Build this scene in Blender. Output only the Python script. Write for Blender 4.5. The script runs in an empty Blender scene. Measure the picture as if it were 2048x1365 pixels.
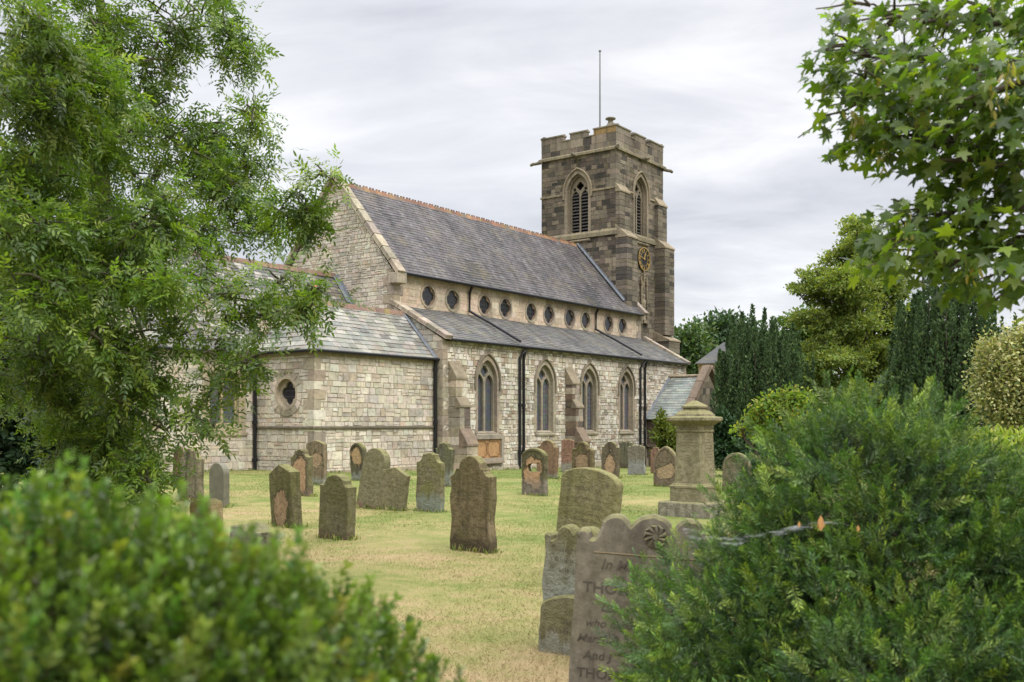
import bpy, bmesh, math, random
import numpy as np
from mathutils import Vector, Matrix, Euler
from mathutils.geometry import tessellate_polygon
random.seed(7); RNG = np.random.default_rng(7)
sc = bpy.context.scene; COL = sc.collection
PI = math.pi; R = math.radians
# ------------------------------------------------------------------ camera
F = 1991.0; HZ = 845.0; EYE = 1.6              # focal length and horizon in photo pixels (2048 wide)
cam = bpy.data.cameras.new('camera'); camo = bpy.data.objects.new('camera', cam); COL.objects.link(camo)
cam.sensor_width = 36; cam.lens = 36 * F / 2048; cam.clip_start = 0.05; cam.clip_end = 3000
camo.location = (0, 0, EYE); camo.rotation_euler = (PI/2, 0, 0)
cam.shift_y = (HZ - 682.5) / 2048
cam.dof.use_dof = True; cam.dof.focus_distance = 26; cam.dof.aperture_fstop = 4.5
sc.camera = camo
# ------------------------------------------------------------------ exposure, sky, sun
vs = sc.view_settings; vs.view_transform = 'Standard'; vs.look = 'None'; vs.gamma = 1; vs.exposure = 0.55
sc.cycles.use_denoising = True; sc.cycles.max_bounces = 6; sc.cycles.diffuse_bounces = 3; sc.cycles.transmission_bounces = 4
sc.cycles.transparent_max_bounces = 6
SUN_EL, SUN_AZ = R(48), R(140)                 # azimuth clockwise from +Y: behind and right of the camera
world = bpy.data.worlds.new('World'); sc.world = world; world.use_nodes = True
class NT:
    """small helper for building node trees"""
    def __init__(s, nt, clear=True):
        s.nt = nt
        if clear: nt.nodes.clear()
    def n(s, typ, ins=None, **kw):
        nd = s.nt.nodes.new(typ)
        for k, v in kw.items(): setattr(nd, k, v)
        for k, v in (ins or {}).items():
            sk = nd.inputs[k]
            if isinstance(v, tuple) and len(v) == 2 and hasattr(v[0], 'nodes_marker'): pass
            if isinstance(v, bpy.types.NodeSocket): s.nt.links.new(v, sk)
            else: sk.default_value = v
        return nd
    def math(s, op, a, b=0.0, c=0.0, clamp=False):
        return s.n('ShaderNodeMath', {0: a, 1: b, 2: c}, operation=op, use_clamp=clamp).outputs[0]
    def vmath(s, op, a, b=(0, 0, 0)):
        return s.n('ShaderNodeVectorMath', {0: a, 1: b}, operation=op).outputs[0]
    def noise(s, vec, scale, detail=3.0, rough=0.55, dist=0.0):
        return s.n('ShaderNodeTexNoise', {'Vector': vec, 'Scale': scale, 'Detail': detail, 'Roughness': rough, 'Distortion': dist}).outputs['Fac']
    def ramp(s, fac, stops, interp='LINEAR'):
        nd = s.n('ShaderNodeValToRGB', {'Fac': fac}); cr = nd.color_ramp; cr.interpolation = interp
        while len(cr.elements) < len(stops): cr.elements.new(0.5)
        for e, (p, c) in zip(cr.elements, stops):
            e.position = p; e.color = (c, c, c, 1) if isinstance(c, (int, float)) else (*c, 1)
        return nd.outputs['Color']
    def mix(s, fac, a, b, blend='MIX'):
        nd = s.n('ShaderNodeMix', data_type='RGBA', blend_type=blend)
        for i, v in ((0, fac), (6, a), (7, b)):
            if isinstance(v, bpy.types.NodeSocket): s.nt.links.new(v, nd.inputs[i])
            elif i == 0: nd.inputs[i].default_value = v
            else: nd.inputs[i].default_value = (*v, 1) if len(v) == 3 else v
        return nd.outputs[2]
    def mapping(s, vec, scale=(1, 1, 1), loc=(0, 0, 0), rot=(0, 0, 0)):
        return s.n('ShaderNodeMapping', {'Vector': vec, 'Scale': scale, 'Location': loc, 'Rotation': rot}).outputs[0]
w = NT(world.node_tree)
sky = w.n('ShaderNodeTexSky', sky_type='NISHITA', sun_disc=False, sun_elevation=SUN_EL, sun_rotation=SUN_AZ)
bg1 = w.n('ShaderNodeBackground', {'Color': sky.outputs[0], 'Strength': 0.1})
gen = w.n('ShaderNodeTexCoord').outputs['Generated']
sep = w.n('ShaderNodeSeparateXYZ', {0: gen}); zc = w.math('MAXIMUM', sep.outputs[2], 0.0)
dv = w.math('ADD', zc, 0.17)
px_ = w.math('DIVIDE', sep.outputs[0], dv); py_ = w.math('DIVIDE', sep.outputs[1], dv)
cv = w.n('ShaderNodeCombineXYZ', {0: px_, 1: py_, 2: 0.0}).outputs[0]
cv2 = w.mapping(cv, (0.6, 1.0, 1), (3.1, 0.35, 0))
n1 = w.noise(cv2, 1.0, 6, 0.52, 0.6)
n2 = w.noise(w.mapping(cv, (1.3, 2.2, 1), (7.3, 1.2, 0)), 1.2, 8, 0.58, 0.5)
nf = w.math('ADD', w.math('MULTIPLY', n1, 0.65), w.math('MULTIPLY', n2, 0.35))
cl = w.ramp(nf, [(0.38, (0.41, 0.42, 0.46)), (0.46, (0.535, 0.543, 0.58)), (0.53, (0.622, 0.627, 0.652)), (0.61, (0.77, 0.77, 0.782))])
gain = w.n('ShaderNodeMapRange', {'Value': sep.outputs[2], 'From Min': 0.38, 'From Max': 0.8, 'To Min': 1.0, 'To Max': 4.6})
bg2 = w.n('ShaderNodeBackground', {'Color': cl, 'Strength': gain.outputs[0]})
mxs = w.n('ShaderNodeMixShader', {0: 0.9, 1: bg1.outputs[0], 2: bg2.outputs[0]})
w.n('ShaderNodeOutputWorld', {0: mxs.outputs[0]})
sun = bpy.data.lights.new('sun', 'SUN'); suno = bpy.data.objects.new('sun', sun); COL.objects.link(suno)
sun.energy = 1.5; sun.angle = R(25); sun.color = (1, 0.95, 0.86)
_sd = Vector((math.sin(SUN_AZ)*math.cos(SUN_EL), math.cos(SUN_AZ)*math.cos(SUN_EL), math.sin(SUN_EL)))
suno.rotation_euler = _sd.to_track_quat('Z', 'Y').to_euler()
# ------------------------------------------------------------------ frames
TH = math.atan2(1466, F)                        # angle between view axis and the church's long axis
AX = np.array([math.sin(TH), math.cos(TH)]); NX = np.array([-math.cos(TH), math.sin(TH)])
ORG = np.array([(885-1024)/F*32, 32.0])         # south-east corner of the aisle
ROTC = math.atan2(AX[1], AX[0])                 # church local x = along nave (west), y = north
def sstep(a, b, x):
    t = np.clip((x-a)/(b-a), 0, 1); return t*t*(3-2*t)
def ground(x, y):
    u = (x-ORG[0])*AX[0] + (y-ORG[1])*AX[1]
    return -0.026*np.clip(u-2, -14, 14)*sstep(14, 30, y)
def W2(u, v): return ORG + u*AX + v*NX          # church local to world, plan
def at(px, py, Z): return Vector(((px-1024)/F*Z, Z, EYE+(HZ-py)/F*Z))
def on_ground(px, py):
    Z = EYE*F/(py-HZ)
    for _ in range(8): Z = (EYE-ground((px-1024)/F*Z, Z))*F/(py-HZ)
    return float((px-1024)/F*Z), float(Z)
# ------------------------------------------------------------------ mesh helpers
def link(o, parent=None):
    COL.objects.link(o)
    if parent is not None: o.parent = parent
    return o
def empty(name, loc=(0, 0, 0), rz=0.0, label=None, cat=None, group=None):
    o = bpy.data.objects.new(name, None); o.empty_display_size = 0.2; COL.objects.link(o)
    o.location = loc; o.rotation_euler = (0, 0, rz); tag(o, label, cat, group); return o
def tag(o, label=None, cat=None, group=None, kind=None):
    for k, v in (('label', label), ('category', cat), ('group', group), ('kind', kind)):
        if v: o[k] = v
    return o
class MB:
    """collects polygons, colours and material slots for ONE mesh object"""
    def __init__(s): s.v = []; s.f = []; s.m = []; s.c = []; s.sm = []
    def add(s, verts, faces, col=(0.5, 0.5, 0.5), m=0, smooth=False):
        b = len(s.v); s.v.extend(tuple(map(float, p)) for p in verts)
        if len(col) == len(verts) and not isinstance(col[0], (int, float)): s.c.extend(col)
        else: s.c.extend([tuple(col)]*len(verts))
        for f in faces:
            s.f.append(tuple(b+i for i in f)); s.m.append(m); s.sm.append(smooth)
    def box(s, p0, p1, col=(0.5, 0.5, 0.5), m=0, fr=None, jit=0.0):
        (x0, y0, z0), (x1, y1, z1) = p0, p1
        vs_ = [(x0, y0, z0), (x1, y0, z0), (x1, y1, z0), (x0, y1, z0), (x0, y0, z1), (x1, y0, z1), (x1, y1, z1), (x0, y1, z1)]
        if jit: vs_ = [tuple(c+random.uniform(-jit, jit) for c in p) for p in vs_]
        if fr: vs_ = [fr(*p) for p in vs_]
        s.add(vs_, [(0, 3, 2, 1), (4, 5, 6, 7), (0, 1, 5, 4), (1, 2, 6, 5), (2, 3, 7, 6), (3, 0, 4, 7)], col, m)
    def prism(s, poly, fr, d0, d1, col=(0.5, 0.5, 0.5), m=0, holes=(), back=True):
        """polygon (s,t) with holes, extruded from depth d0 to d1 through frame fr(s,t,d)"""
        loops = [list(poly)] + [list(h) for h in holes]
        flat = [p for L in loops for p in L]
        tris = tessellate_polygon([[Vector((p[0], p[1], 0)) for p in L] for L in loops])
        n = len(flat)
        vs_ = [fr(p[0], p[1], d0) for p in flat] + [fr(p[0], p[1], d1) for p in flat]
        fs = [tuple(n+i for i in t) for t in tris]
        if back: fs += [tuple(t) for t in tris]
        b = 0
        for L in loops:
            k = len(L)
            for i in range(k): fs.append((b+i, b+(i+1) % k, n+b+(i+1) % k, n+b+i))
            b += k
        s.add(vs_, fs, col, m)
    def tube(s, pts, rad, n=8, col=(0.5, 0.5, 0.5), m=0, caps=True):
        pts = [Vector(p) for p in pts]; k = len(pts)
        if isinstance(rad, (int, float)): rad = [rad]*k
        up = Vector((0.13, 0.21, 1)); vs_ = []
        for i, p in enumerate(pts):
            t = (pts[min(i+1, k-1)]-pts[max(i-1, 0)])
            t = t.normalized() if t.length > 1e-9 else Vector((0, 0, 1))
            a = t.cross(up)
            if a.length < 0.05: a = t.cross(Vector((1, 0.1, 0)))
            a.normalize(); b = t.cross(a)
            for j in range(n):
                q = 2*PI*j/n; vs_.append(p + (a*math.cos(q)+b*math.sin(q))*rad[i])
        fs = [(i*n+j, i*n+(j+1) % n, (i+1)*n+(j+1) % n, (i+1)*n+j) for i in range(k-1) for j in range(n)]
        s.add(vs_, fs, col, m, True)
        if caps:
            s.add(vs_[:n], [tuple(range(n))], col, m); s.add(vs_[-n:], [tuple(range(n))], col, m)
    def lathe(s, prof, n=16, col=(0.5, 0.5, 0.5), m=0, c=(0, 0), smooth=True, shape=None):
        vs_ = []
        for r, z in prof:
            for j in range(n):
                if shape: x, y = shape[j]; vs_.append((c[0]+x*r, c[1]+y*r, z))
                else: vs_.append((c[0]+r*math.cos(2*PI*j/n), c[1]+r*math.sin(2*PI*j/n), z))
        fs = [(i*n+j, i*n+(j+1) % n, (i+1)*n+(j+1) % n, (i+1)*n+j) for i in range(len(prof)-1) for j in range(n)]
        fs += [tuple(range(n)), tuple(range((len(prof)-1)*n, len(prof)*n))]
        s.add(vs_, fs, col, m, smooth)
    def build(s, name, mats, parent=None, loc=None, bevel=0.0):
        me = bpy.data.meshes.new(name); me.from_pydata(s.v, [], s.f)
        mats = mats if isinstance(mats, (list, tuple)) else [mats]
        for mt in mats: me.materials.append(mt)
        me.polygons.foreach_set('material_index', s.m); me.polygons.foreach_set('use_smooth', s.sm)
        at_ = me.color_attributes.new('col', 'FLOAT_COLOR', 'POINT')
        at_.data.foreach_set('color', np.array([(*c[:3], 1) for c in s.c], dtype=np.float32).ravel())
        me.validate(); me.update()
        o = bpy.data.objects.new(name, me); link(o, parent)
        if loc is not None: o.location = loc
        if bevel:
            b = o.modifiers.new('bevel', 'BEVEL'); b.width = bevel; b.segments = 2; b.limit_method = 'ANGLE'
        return o
# ------------------------------------------------------------------ materials
def new_mat(name):
    mt = bpy.data.materials.new(name); mt.use_nodes = True; return mt, NT(mt.node_tree)
def finish(t, color, rough=0.9, bump=None, bstr=0.4, bdist=0.02, spec=0.25, metal=0.0):
    p = t.n('ShaderNodeBsdfPrincipled')
    for k, v in (('Base Color', color), ('Roughness', rough), ('Metallic', metal), ('Specular IOR Level', spec)):
        if isinstance(v, bpy.types.NodeSocket): t.nt.links.new(v, p.inputs[k])
        elif k == 'Base Color': p.inputs[k].default_value = (*v, 1)
        else: p.inputs[k].default_value = v
    if bump is not None:
        b = t.n('ShaderNodeBump', {'Strength': bstr, 'Distance': bdist, 'Height': bump})
        t.nt.links.new(b.outputs[0], p.inputs['Normal'])
    t.n('ShaderNodeOutputMaterial', {0: p.outputs[0]})
def stone_mat(name, stain=0.5, lichen=0.0, streak=0.0):
    mt, t = new_mat(name)
    ob = t.n('ShaderNodeTexCoord').outputs['Object']; col = t.n('ShaderNodeAttribute', attribute_name='col').outputs['Color']
    a = t.noise(ob, 0.55, 4, 0.6); b = t.noise(ob, 9.0, 5, 0.65); g = t.noise(ob, 45.0, 3, 0.6)
    c = t.mix(1.0, col, t.ramp(b, [(0.25, 0.62), (0.5, 1.0), (0.75, 1.22)]), 'MULTIPLY')
    c = t.mix(1.0, c, t.ramp(a, [(0.3, (1-stain*0.75, 1-stain*0.72, 1-stain*0.68)), (0.55, 1.0)]), 'MULTIPLY')
    if streak:
        sk = t.noise(t.mapping(ob, (3.5, 3.5, 0.35)), 1.0, 4, 0.6)
        c = t.mix(t.ramp(sk, [(0.52, 0.0), (0.68, streak)]), c, (0.045, 0.04, 0.032))
    if lichen:
        l = t.noise(ob, 2.3, 5, 0.65); c = t.mix(t.ramp(l, [(0.55, 0.0), (0.66, lichen)]), c, (0.20, 0.17, 0.05))
    h = t.math('ADD', b, t.math('MULTIPLY', g, 0.5))
    finish(t, c, 0.92, h, 0.55, 0.015); return mt
def slate_mat(name, lichen=(0.3, 0.27, 0.12), amt=0.4, dark=0.6):
    mt, t = new_mat(name)
    ob = t.n('ShaderNodeTexCoord').outputs['Object']; col = t.n('ShaderNodeAttribute', attribute_name='col').outputs['Color']
    a = t.noise(t.mapping(ob, (1.1, 0.32, 0.32)), 1.6, 5, 0.65, 0.3); b = t.noise(ob, 14.0, 4, 0.65)
    c = t.mix(1.0, col, t.ramp(b, [(0.25, 0.7), (0.5, 1.0), (0.8, 1.25)]), 'MULTIPLY')
    c = t.mix(1.0, c, t.ramp(a, [(0.32, dark), (0.6, 1.08)]), 'MULTIPLY')
    l = t.noise(t.mapping(ob, (1, 1, 1), (4, 2, 1)), 0.8, 6, 0.75); c = t.mix(t.ramp(l, [(0.52, 0.0), (0.7, amt)]), c, lichen)
    finish(t, c, t.ramp(b, [(0.2, 0.6), (0.8, 0.85)]), b, 0.35, 0.01, 0.25); return mt
def plain_mat(name, col, rough=0.6, bscale=20.0, bstr=0.2, metal=0.0, vary=0.3, spec=0.3):
    mt, t = new_mat(name); ob = t.n('ShaderNodeTexCoord').outputs['Object']
    b = t.noise(ob, bscale, 4, 0.6)
    c = t.mix(1.0, col, t.ramp(b, [(0.25, 1-vary), (0.75, 1+vary)]), 'MULTIPLY')
    finish(t, c, rough, b, bstr, 0.01, spec, metal); return mt
def leaf_mat(name, rough=0.5, trans=0.3, tint=(0.75, 1.0, 0.25), spec=0.35, vary=0.25):
    mt, t = new_mat(name)
    col = t.n('ShaderNodeAttribute', attribute_name='col').outputs['Color']
    ob = t.n('ShaderNodeTexCoord').outputs['Object']
    c = t.mix(1.0, col, t.ramp(t.noise(ob, 3.0, 3, 0.6), [(0.3, 1-vary), (0.7, 1+vary)]), 'MULTIPLY')
    p = t.n('ShaderNodeBsdfPrincipled', {'Base Color': c, 'Roughness': rough, 'Specular IOR Level': spec})
    tr = t.n('ShaderNodeBsdfTranslucent', {'Color': t.mix(1.0, c, tuple(1.5*x for x in tint), 'MULTIPLY')})
    mx = t.n('ShaderNodeMixShader', {0: trans, 1: p.outputs[0], 2: tr.outputs[0]})
    t.n('ShaderNodeOutputMaterial', {0: mx.outputs[0]}); return mt
M_WALL = stone_mat('limestone_masonry', 0.4, 0.0, 0.22)
M_TOWER = stone_mat('tower_sandstone', 0.55, 0.2, 0.5)
M_DRESS = stone_mat('dressed_stone', 0.5, 0.2, 0.3)
M_SLATE = slate_mat('purple_slate', (0.24, 0.2, 0.09), 0.3, 0.55)
M_SLATEG = slate_mat('grey_green_slate', (0.22, 0.2, 0.1), 0.35, 0.75)
M_TERRA = stone_mat('terracotta', 0.5, 0.7)
M_PIPE = plain_mat('black_iron_paint', (0.012, 0.012, 0.014), 0.4)
M_LEAD = plain_mat('lead_flashing', (0.16, 0.175, 0.2), 0.5, 8)
M_GOLD = plain_mat('gold_leaf', (0.5, 0.34, 0.11), 0.35, 30, 0.1, 0.6)
M_DIAL = plain_mat('dial_black', (0.012, 0.012, 0.013), 0.45)
M_LOUVRE = plain_mat('louvre_slate', (0.075, 0.07, 0.068), 0.7)
M_POLE = plain_mat('pole_paint', (0.16, 0.16, 0.165), 0.6, 2, 0.0, 0, 0.1)
M_DARK = plain_mat('dark_void', (0.008, 0.008, 0.009), 0.9)
M_BARK = plain_mat('bark', (0.075, 0.06, 0.045), 0.95, 25, 0.8, 0, 0.5)
M_BARKG = plain_mat('mossy_bark', (0.08, 0.075, 0.045), 0.95, 25, 0.8, 0, 0.5)
def glass_mat(name, base, kind):
    mt, t = new_mat(name); ob = t.n('ShaderNodeTexCoord').outputs['Object']
    sp = t.n('ShaderNodeSeparateXYZ', {0: ob})
    if kind == 'diamond':
        p = t.math('ADD', sp.outputs[0], t.math('MULTIPLY', sp.outputs[2], 0.62)); q = t.math('SUBTRACT', sp.outputs[0], t.math('MULTIPLY', sp.outputs[2], 0.62)); k = 8.0
    else: p, q, k = sp.outputs[0], sp.outputs[2], 6.0
    l1 = t.math('LESS_THAN', t.math('FRACT', t.math('MULTIPLY', p, k)), 0.11); l2 = t.math('LESS_THAN', t.math('FRACT', t.math('MULTIPLY', q, k)), 0.11)
    ln = t.math('MAXIMUM', l1, l2)
    pn = t.n('ShaderNodeTexVoronoi', {'Vector': ob, 'Scale': 6.0}).outputs['Color']
    c = t.mix(ln, t.mix(0.35, base, t.mix(1.0, base, pn, 'MULTIPLY')), (0.028, 0.03, 0.033))
    finish(t, c, t.math('ADD', t.math('MULTIPLY', ln, 0.4), 0.22), t.noise(ob, 9, 2), 0.25, 0.02, 0.5); return mt
M_GLASS = glass_mat('leaded_glass', (0.13, 0.138, 0.15), 'square')
M_GLASSD = glass_mat('diamond_leaded_glass', (0.10, 0.106, 0.116), 'diamond')
M_GLASSC = glass_mat('clerestory_glass', (0.02, 0.021, 0.026), 'square')
# ------------------------------------------------------------------ masonry, slates
def clip_convex(poly, clip):
    """Sutherland-Hodgman: poly clipped by convex polygon clip (counter-clockwise)"""
    out = list(poly)
    for i in range(len(clip)):
        ax, ay = clip[i]; bx, by = clip[(i+1) % len(clip)]; inp = out; out = []
        if not inp: break
        def side(p): return (bx-ax)*(p[1]-ay)-(by-ay)*(p[0]-ax)
        for j in range(len(inp)):
            p, q = inp[j], inp[(j+1) % len(inp)]; sp_, sq = side(p), side(q)
            if sp_ >= 0: out.append(p)
            if (sp_ >= 0) != (sq >= 0):
                k = sp_/(sp_-sq); out.append((p[0]+(q[0]-p[0])*k, p[1]+(q[1]-p[1])*k))
    return out
def area(p): return 0.5*sum(p[i][0]*p[(i+1) % len(p)][1]-p[(i+1) % len(p)][0]*p[i][1] for i in range(len(p)))
def ccw(p): return p if area(p) > 0 else p[::-1]
def pick(pal):
    r = random.random()*sum(wt for _, wt in pal)
    for c, wt in pal:
        r -= wt
        if r <= 0: break
    k = random.uniform(0.88, 1.1); return tuple(x*k*random.uniform(0.96, 1.04) for x in c)
CREAM = [((0.54, 0.48, 0.385), 6), ((0.51, 0.45, 0.355), 5), ((0.48, 0.435, 0.36), 4), ((0.575, 0.525, 0.435), 3), ((0.42, 0.35, 0.26), 1.0), ((0.49, 0.405, 0.31), 1.0), ((0.39, 0.355, 0.295), 1.0)]
WHITE = [((0.54, 0.49, 0.40), 5), ((0.59, 0.545, 0.465), 4), ((0.48, 0.425, 0.335), 4), ((0.39, 0.335, 0.255), 2.0), ((0.34, 0.265, 0.19), 1.0), ((0.30, 0.265, 0.215), 0.8)]
PINK = [((0.49, 0.39, 0.285), 5), ((0.46, 0.36, 0.26), 4), ((0.52, 0.43, 0.32), 3)]
BROWN = [((0.125, 0.102, 0.076), 6), ((0.16, 0.132, 0.098), 5), ((0.082, 0.069, 0.054), 4.5), ((0.042, 0.038, 0.032), 3.5), ((0.205, 0.17, 0.125), 2)]
BROWN2 = [((0.148, 0.124, 0.094), 6), ((0.175, 0.147, 0.112), 5), ((0.112, 0.095, 0.074), 3.5), ((0.066, 0.058, 0.048), 1.8), ((0.21, 0.178, 0.134), 2)]
RED = [((0.15, 0.105, 0.08), 3), ((0.19, 0.14, 0.10), 3), ((0.12, 0.095, 0.08), 2)]
DRESS = [((0.32, 0.268, 0.198), 4), ((0.28, 0.24, 0.188), 3), ((0.35, 0.30, 0.225), 3)]
def spans_out(lo, hi, cuts):
    segs = [(lo, hi)]
    for a, b in cuts:
        ns = []
        for x, y in segs:
            if b <= x or a >= y: ns.append((x, y)); continue
            if a > x: ns.append((x, a))
            if b < y: ns.append((b, y))
        segs = ns
    return [q for q in segs if q[1]-q[0] > 0.04]
def hole_span(h, t0, t1):
    xs = []
    for i in range(len(h)):
        p, q = h[i], h[(i+1) % len(h)]
        if max(p[1], q[1]) < t0 or min(p[1], q[1]) > t1: continue
        for t in (t0, t1):
            if (p[1]-t)*(q[1]-t) < 0: xs.append(p[0]+(q[0]-p[0])*(t-p[1])/(q[1]-p[1]))
        for r in (p, q):
            if t0 <= r[1] <= t1: xs.append(r[0])
    return (min(xs), max(xs)) if xs else None
def masonry(mb, fr, poly, holes=(), pal=CREAM, hh=(0.13, 0.27), ww=(0.16, 0.5), gap=0.014, prot=(0.008, 0.026), split=0.22, mortar=(0.33, 0.28, 0.21), cuts=None, jit=0.006):
    """backing of mortar with holes, and every stone of the face as a slightly raised block"""
    poly = ccw(list(poly))
    loops = [poly]+[list(h) for h in holes]; flat = [p for L in loops for p in L]
    tris = tessellate_polygon([[Vector((p[0], p[1], 0)) for p in L] for L in loops])
    mb.add([fr(p[0], p[1], 0.0) for p in flat], [tuple(t) for t in tris], mortar)
    cuts = holes if cuts is None else cuts
    t = min(p[1] for p in poly); tm = max(p[1] for p in poly); s0 = min(p[0] for p in poly); s1 = max(p[0] for p in poly)
    while t < tm-0.03:
        h = random.uniform(*hh)
        if tm-(t+h) < hh[0]*0.7: h = tm-t
        cs = [c for c in (hole_span(k, t, t+h) for k in cuts) if c]
        for lo, hi in spans_out(s0, s1, cs):
            s = lo
            while s < hi-0.02:
                wd = random.uniform(*ww)*(0.7+0.3*h/hh[1])
                if hi-(s+wd) < ww[0]*0.8: wd = hi-s
                parts = [(t, t+h)]
                if random.random() < split and h > hh[0]*1.35:
                    m_ = t+h*random.uniform(0.38, 0.62); parts = [(t, m_), (m_, t+h)]
                for a, b in parts:
                    g = gap/2
                    q = [(s+g, a+g), (s+wd-g, a+g), (s+wd-g, b-g), (s+g, b-g)]
                    q = [(x+random.uniform(-jit, jit), y+random.uniform(-jit, jit)) for x, y in q]
                    q = clip_convex(q, poly)
                    if len(q) < 3 or abs(area(q)) < 0.003: continue
                    cx = sum(p[0] for p in q)/len(q); cy = sum(p[1] for p in q)/len(q); d = random.uniform(*prot); k = len(q)
                    ins = min(0.009, 0.2*math.sqrt(abs(area(q))))
                    fq = []
                    for x, y in q:
                        L = math.hypot(x-cx, y-cy) or 1; fq.append((x-(x-cx)/L*ins, y-(y-cy)/L*ins))
                    vv = [fr(x, y, 0.0) for x, y in q]+[fr(x, y, d+random.uniform(-0.004, 0.004)) for x, y in fq]
                    mb.add(vv, [tuple(range(k, 2*k))]+[(i, (i+1) % k, k+(i+1) % k, k+i) for i in range(k)], pick(pal))
                s += wd
        t += h
def slates(mb, o, sd, td, poly, wd=0.2, ex=0.17, th=0.012, pal=None, m=0, grad=0.0):
    """overlapping slates on a roof plane: o origin, sd along the eaves, td up the slope, poly (s,t) convex"""
    o, sd, td = Vector(o), Vector(sd).normalized(), Vector(td).normalized(); nn = sd.cross(td).normalized()
    if nn.z < 0: nn = -nn
    poly = ccw(list(poly))
    P = lambda s, t, d: o+sd*s+td*t+nn*(d+.016*math.sin(s*.8+1)*math.sin(t*1.3+.5)+.006*math.sin(s*2.9)*math.cos(t*2.1))
    mb.add([P(x, y, -0.01) for x, y in poly], [tuple(range(len(poly)))], (0.03, 0.03, 0.03), m)
    mb.add([P(x, y, -0.09) for x, y in poly], [tuple(range(len(poly)))], (0.03, 0.03, 0.03), m)
    t0 = min(p[1] for p in poly); t1 = max(p[1] for p in poly); s0 = min(p[0] for p in poly); s1 = max(p[0] for p in poly)
    t = t0-0.03; row = 0
    while t < t1:
        e = ex*(1-grad*(t-t0)/(t1-t0)); s = s0-wd*random.random()*0.2-(row % 2)*wd*0.5; 
        while s < s1:
            ww_ = wd*random.uniform(0.9, 1.1) if grad == 0 else wd*random.uniform(0.7, 1.35)
            q = [(s+0.003, t+random.uniform(-0.006, 0.006)), (s+ww_-0.003, t+random.uniform(-0.006, 0.006)), (s+ww_-0.003, t+e*1.25), (s+0.003, t+e*1.25)]
            q = clip_convex(q, [(x, y) for x, y in poly]) if t > t0 else clip_convex(q, [(x, y-(0.04 if y < t0+0.01 else 0)) for x, y in poly])
            s += ww_
            if len(q) < 3 or abs(area(q)) < 0.0015: continue
            k = len(q); lift = random.uniform(0.8, 1.5)*th
            dd = [lift*(1-(y-t)/(e*1.25))+0.002 for x, y in q]
            vv = [P(x, y, d) for (x, y), d in zip(q, dd)]+[P(x, y, d-th*0.8) for (x, y), d in zip(q, dd)]
            mb.add(vv, [tuple(range(k))]+[(i, (i+1) % k, k+(i+1) % k, k+i) for i in range(k)], pick(pal), m)
        t += e; row += 1
def arch(cx, z0, hw, zs, rise, n=10):
    """pointed arch outline, counter-clockwise from the lower left"""
    Rr = (hw*hw+rise*rise)/(2*hw); pts = [(cx-hw, z0), (cx+hw, z0)]
    a1 = math.asin(min(1, rise/Rr))
    for i in range(n+1):
        a = a1*i/n; pts.append((cx+hw-Rr+Rr*math.cos(a), zs+Rr*math.sin(a)))
    for i in range(n-1, -1, -1):
        a = a1*i/n; pts.append((cx-hw+Rr-Rr*math.cos(a), zs+Rr*math.sin(a)))
    return pts
def circle(cx, cz, r, n=24): return [(cx+r*math.cos(2*PI*i/n), cz+r*math.sin(2*PI*i/n)) for i in range(n)]
def foil(cx, cz, a, b, n=48, lobes=4, rot=0.0):
    out = []
    for i in range(n):
        q = 2*PI*i/n; ph = (q-rot+PI/lobes) % (2*PI/lobes)-PI/lobes
        r = a*math.cos(ph)+math.sqrt(max(0, b*b-(a*math.sin(ph))**2)); out.append((cx+r*math.cos(q), cz+r*math.sin(q)))
    return out
# ------------------------------------------------------------------ ground
mg, t = new_mat('lawn')
pos = t.n('ShaderNodeNewGeometry').outputs['Position']
def lawn_colour(t, pos):
    a = t.noise(t.mapping(pos, (0.5, 1.0, 1), (3, 1.7, 0)), 0.42, 4, 0.6, 0.3); b = t.noise(pos, 2.6, 4, 0.65); e = t.noise(t.mapping(pos, (1, 1, 1), (7, 3, 0)), 11.0, 4, 0.7)
    f = t.math('ADD', t.math('MULTIPLY', a, 0.5), t.math('ADD', t.math('MULTIPLY', b, 0.3), t.math('MULTIPLY', e, 0.2)))
    sy = t.n('ShaderNodeSeparateXYZ', {0: pos}).outputs[1]
    f = t.math('ADD', f, t.n('ShaderNodeMapRange', {'Value': sy, 'From Min': 6.0, 'From Max': 27.0, 'To Min': 0.055, 'To Max': -0.055}).outputs[0])
    c = t.ramp(f, [(0.36, (0.105, 0.145, 0.034)), (0.45, (0.155, 0.18, 0.052)), (0.53, (0.235, 0.218, 0.085)), (0.62, (0.32, 0.245, 0.13))])
    # greener strip beside the church where the wall keeps it damp
    return c, e
c, e = lawn_colour(t, pos)
fine = t.noise(pos, 60.0, 4, 0.7)
c = t.mix(1.0, c, t.ramp(fine, [(0.3, 0.62), (0.6, 1.12)]), 'MULTIPLY')
finish(t, c, 0.95, t.math('ADD', fine, e), 0.6, 0.03, 0.1)
k = np.linspace(-1, 1, 181); xs = np.sinh(k*5.2)/math.sinh(5.2)*900; ys = np.sinh(k*5.2)/math.sinh(5.2)*900+14
X, Y = np.meshgrid(xs, ys); Zg = ground(X, Y)+0.02*np.sin(X*1.3+Y*0.7)*np.cos(Y*0.9-X*0.4)*(np.hypot(X, Y-14) < 30)
mb = MB(); nn_ = len(xs)
mb.add(np.stack([X.ravel(), Y.ravel(), Zg.ravel()], 1), [(i*nn_+j, i*nn_+j+1, (i+1)*nn_+j+1, (i+1)*nn_+j) for i in range(nn_-1) for j in range(nn_-1)], (0.2, 0.2, 0.05), 0, True)
tag(mb.build('ground', mg), kind='structure')
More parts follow.
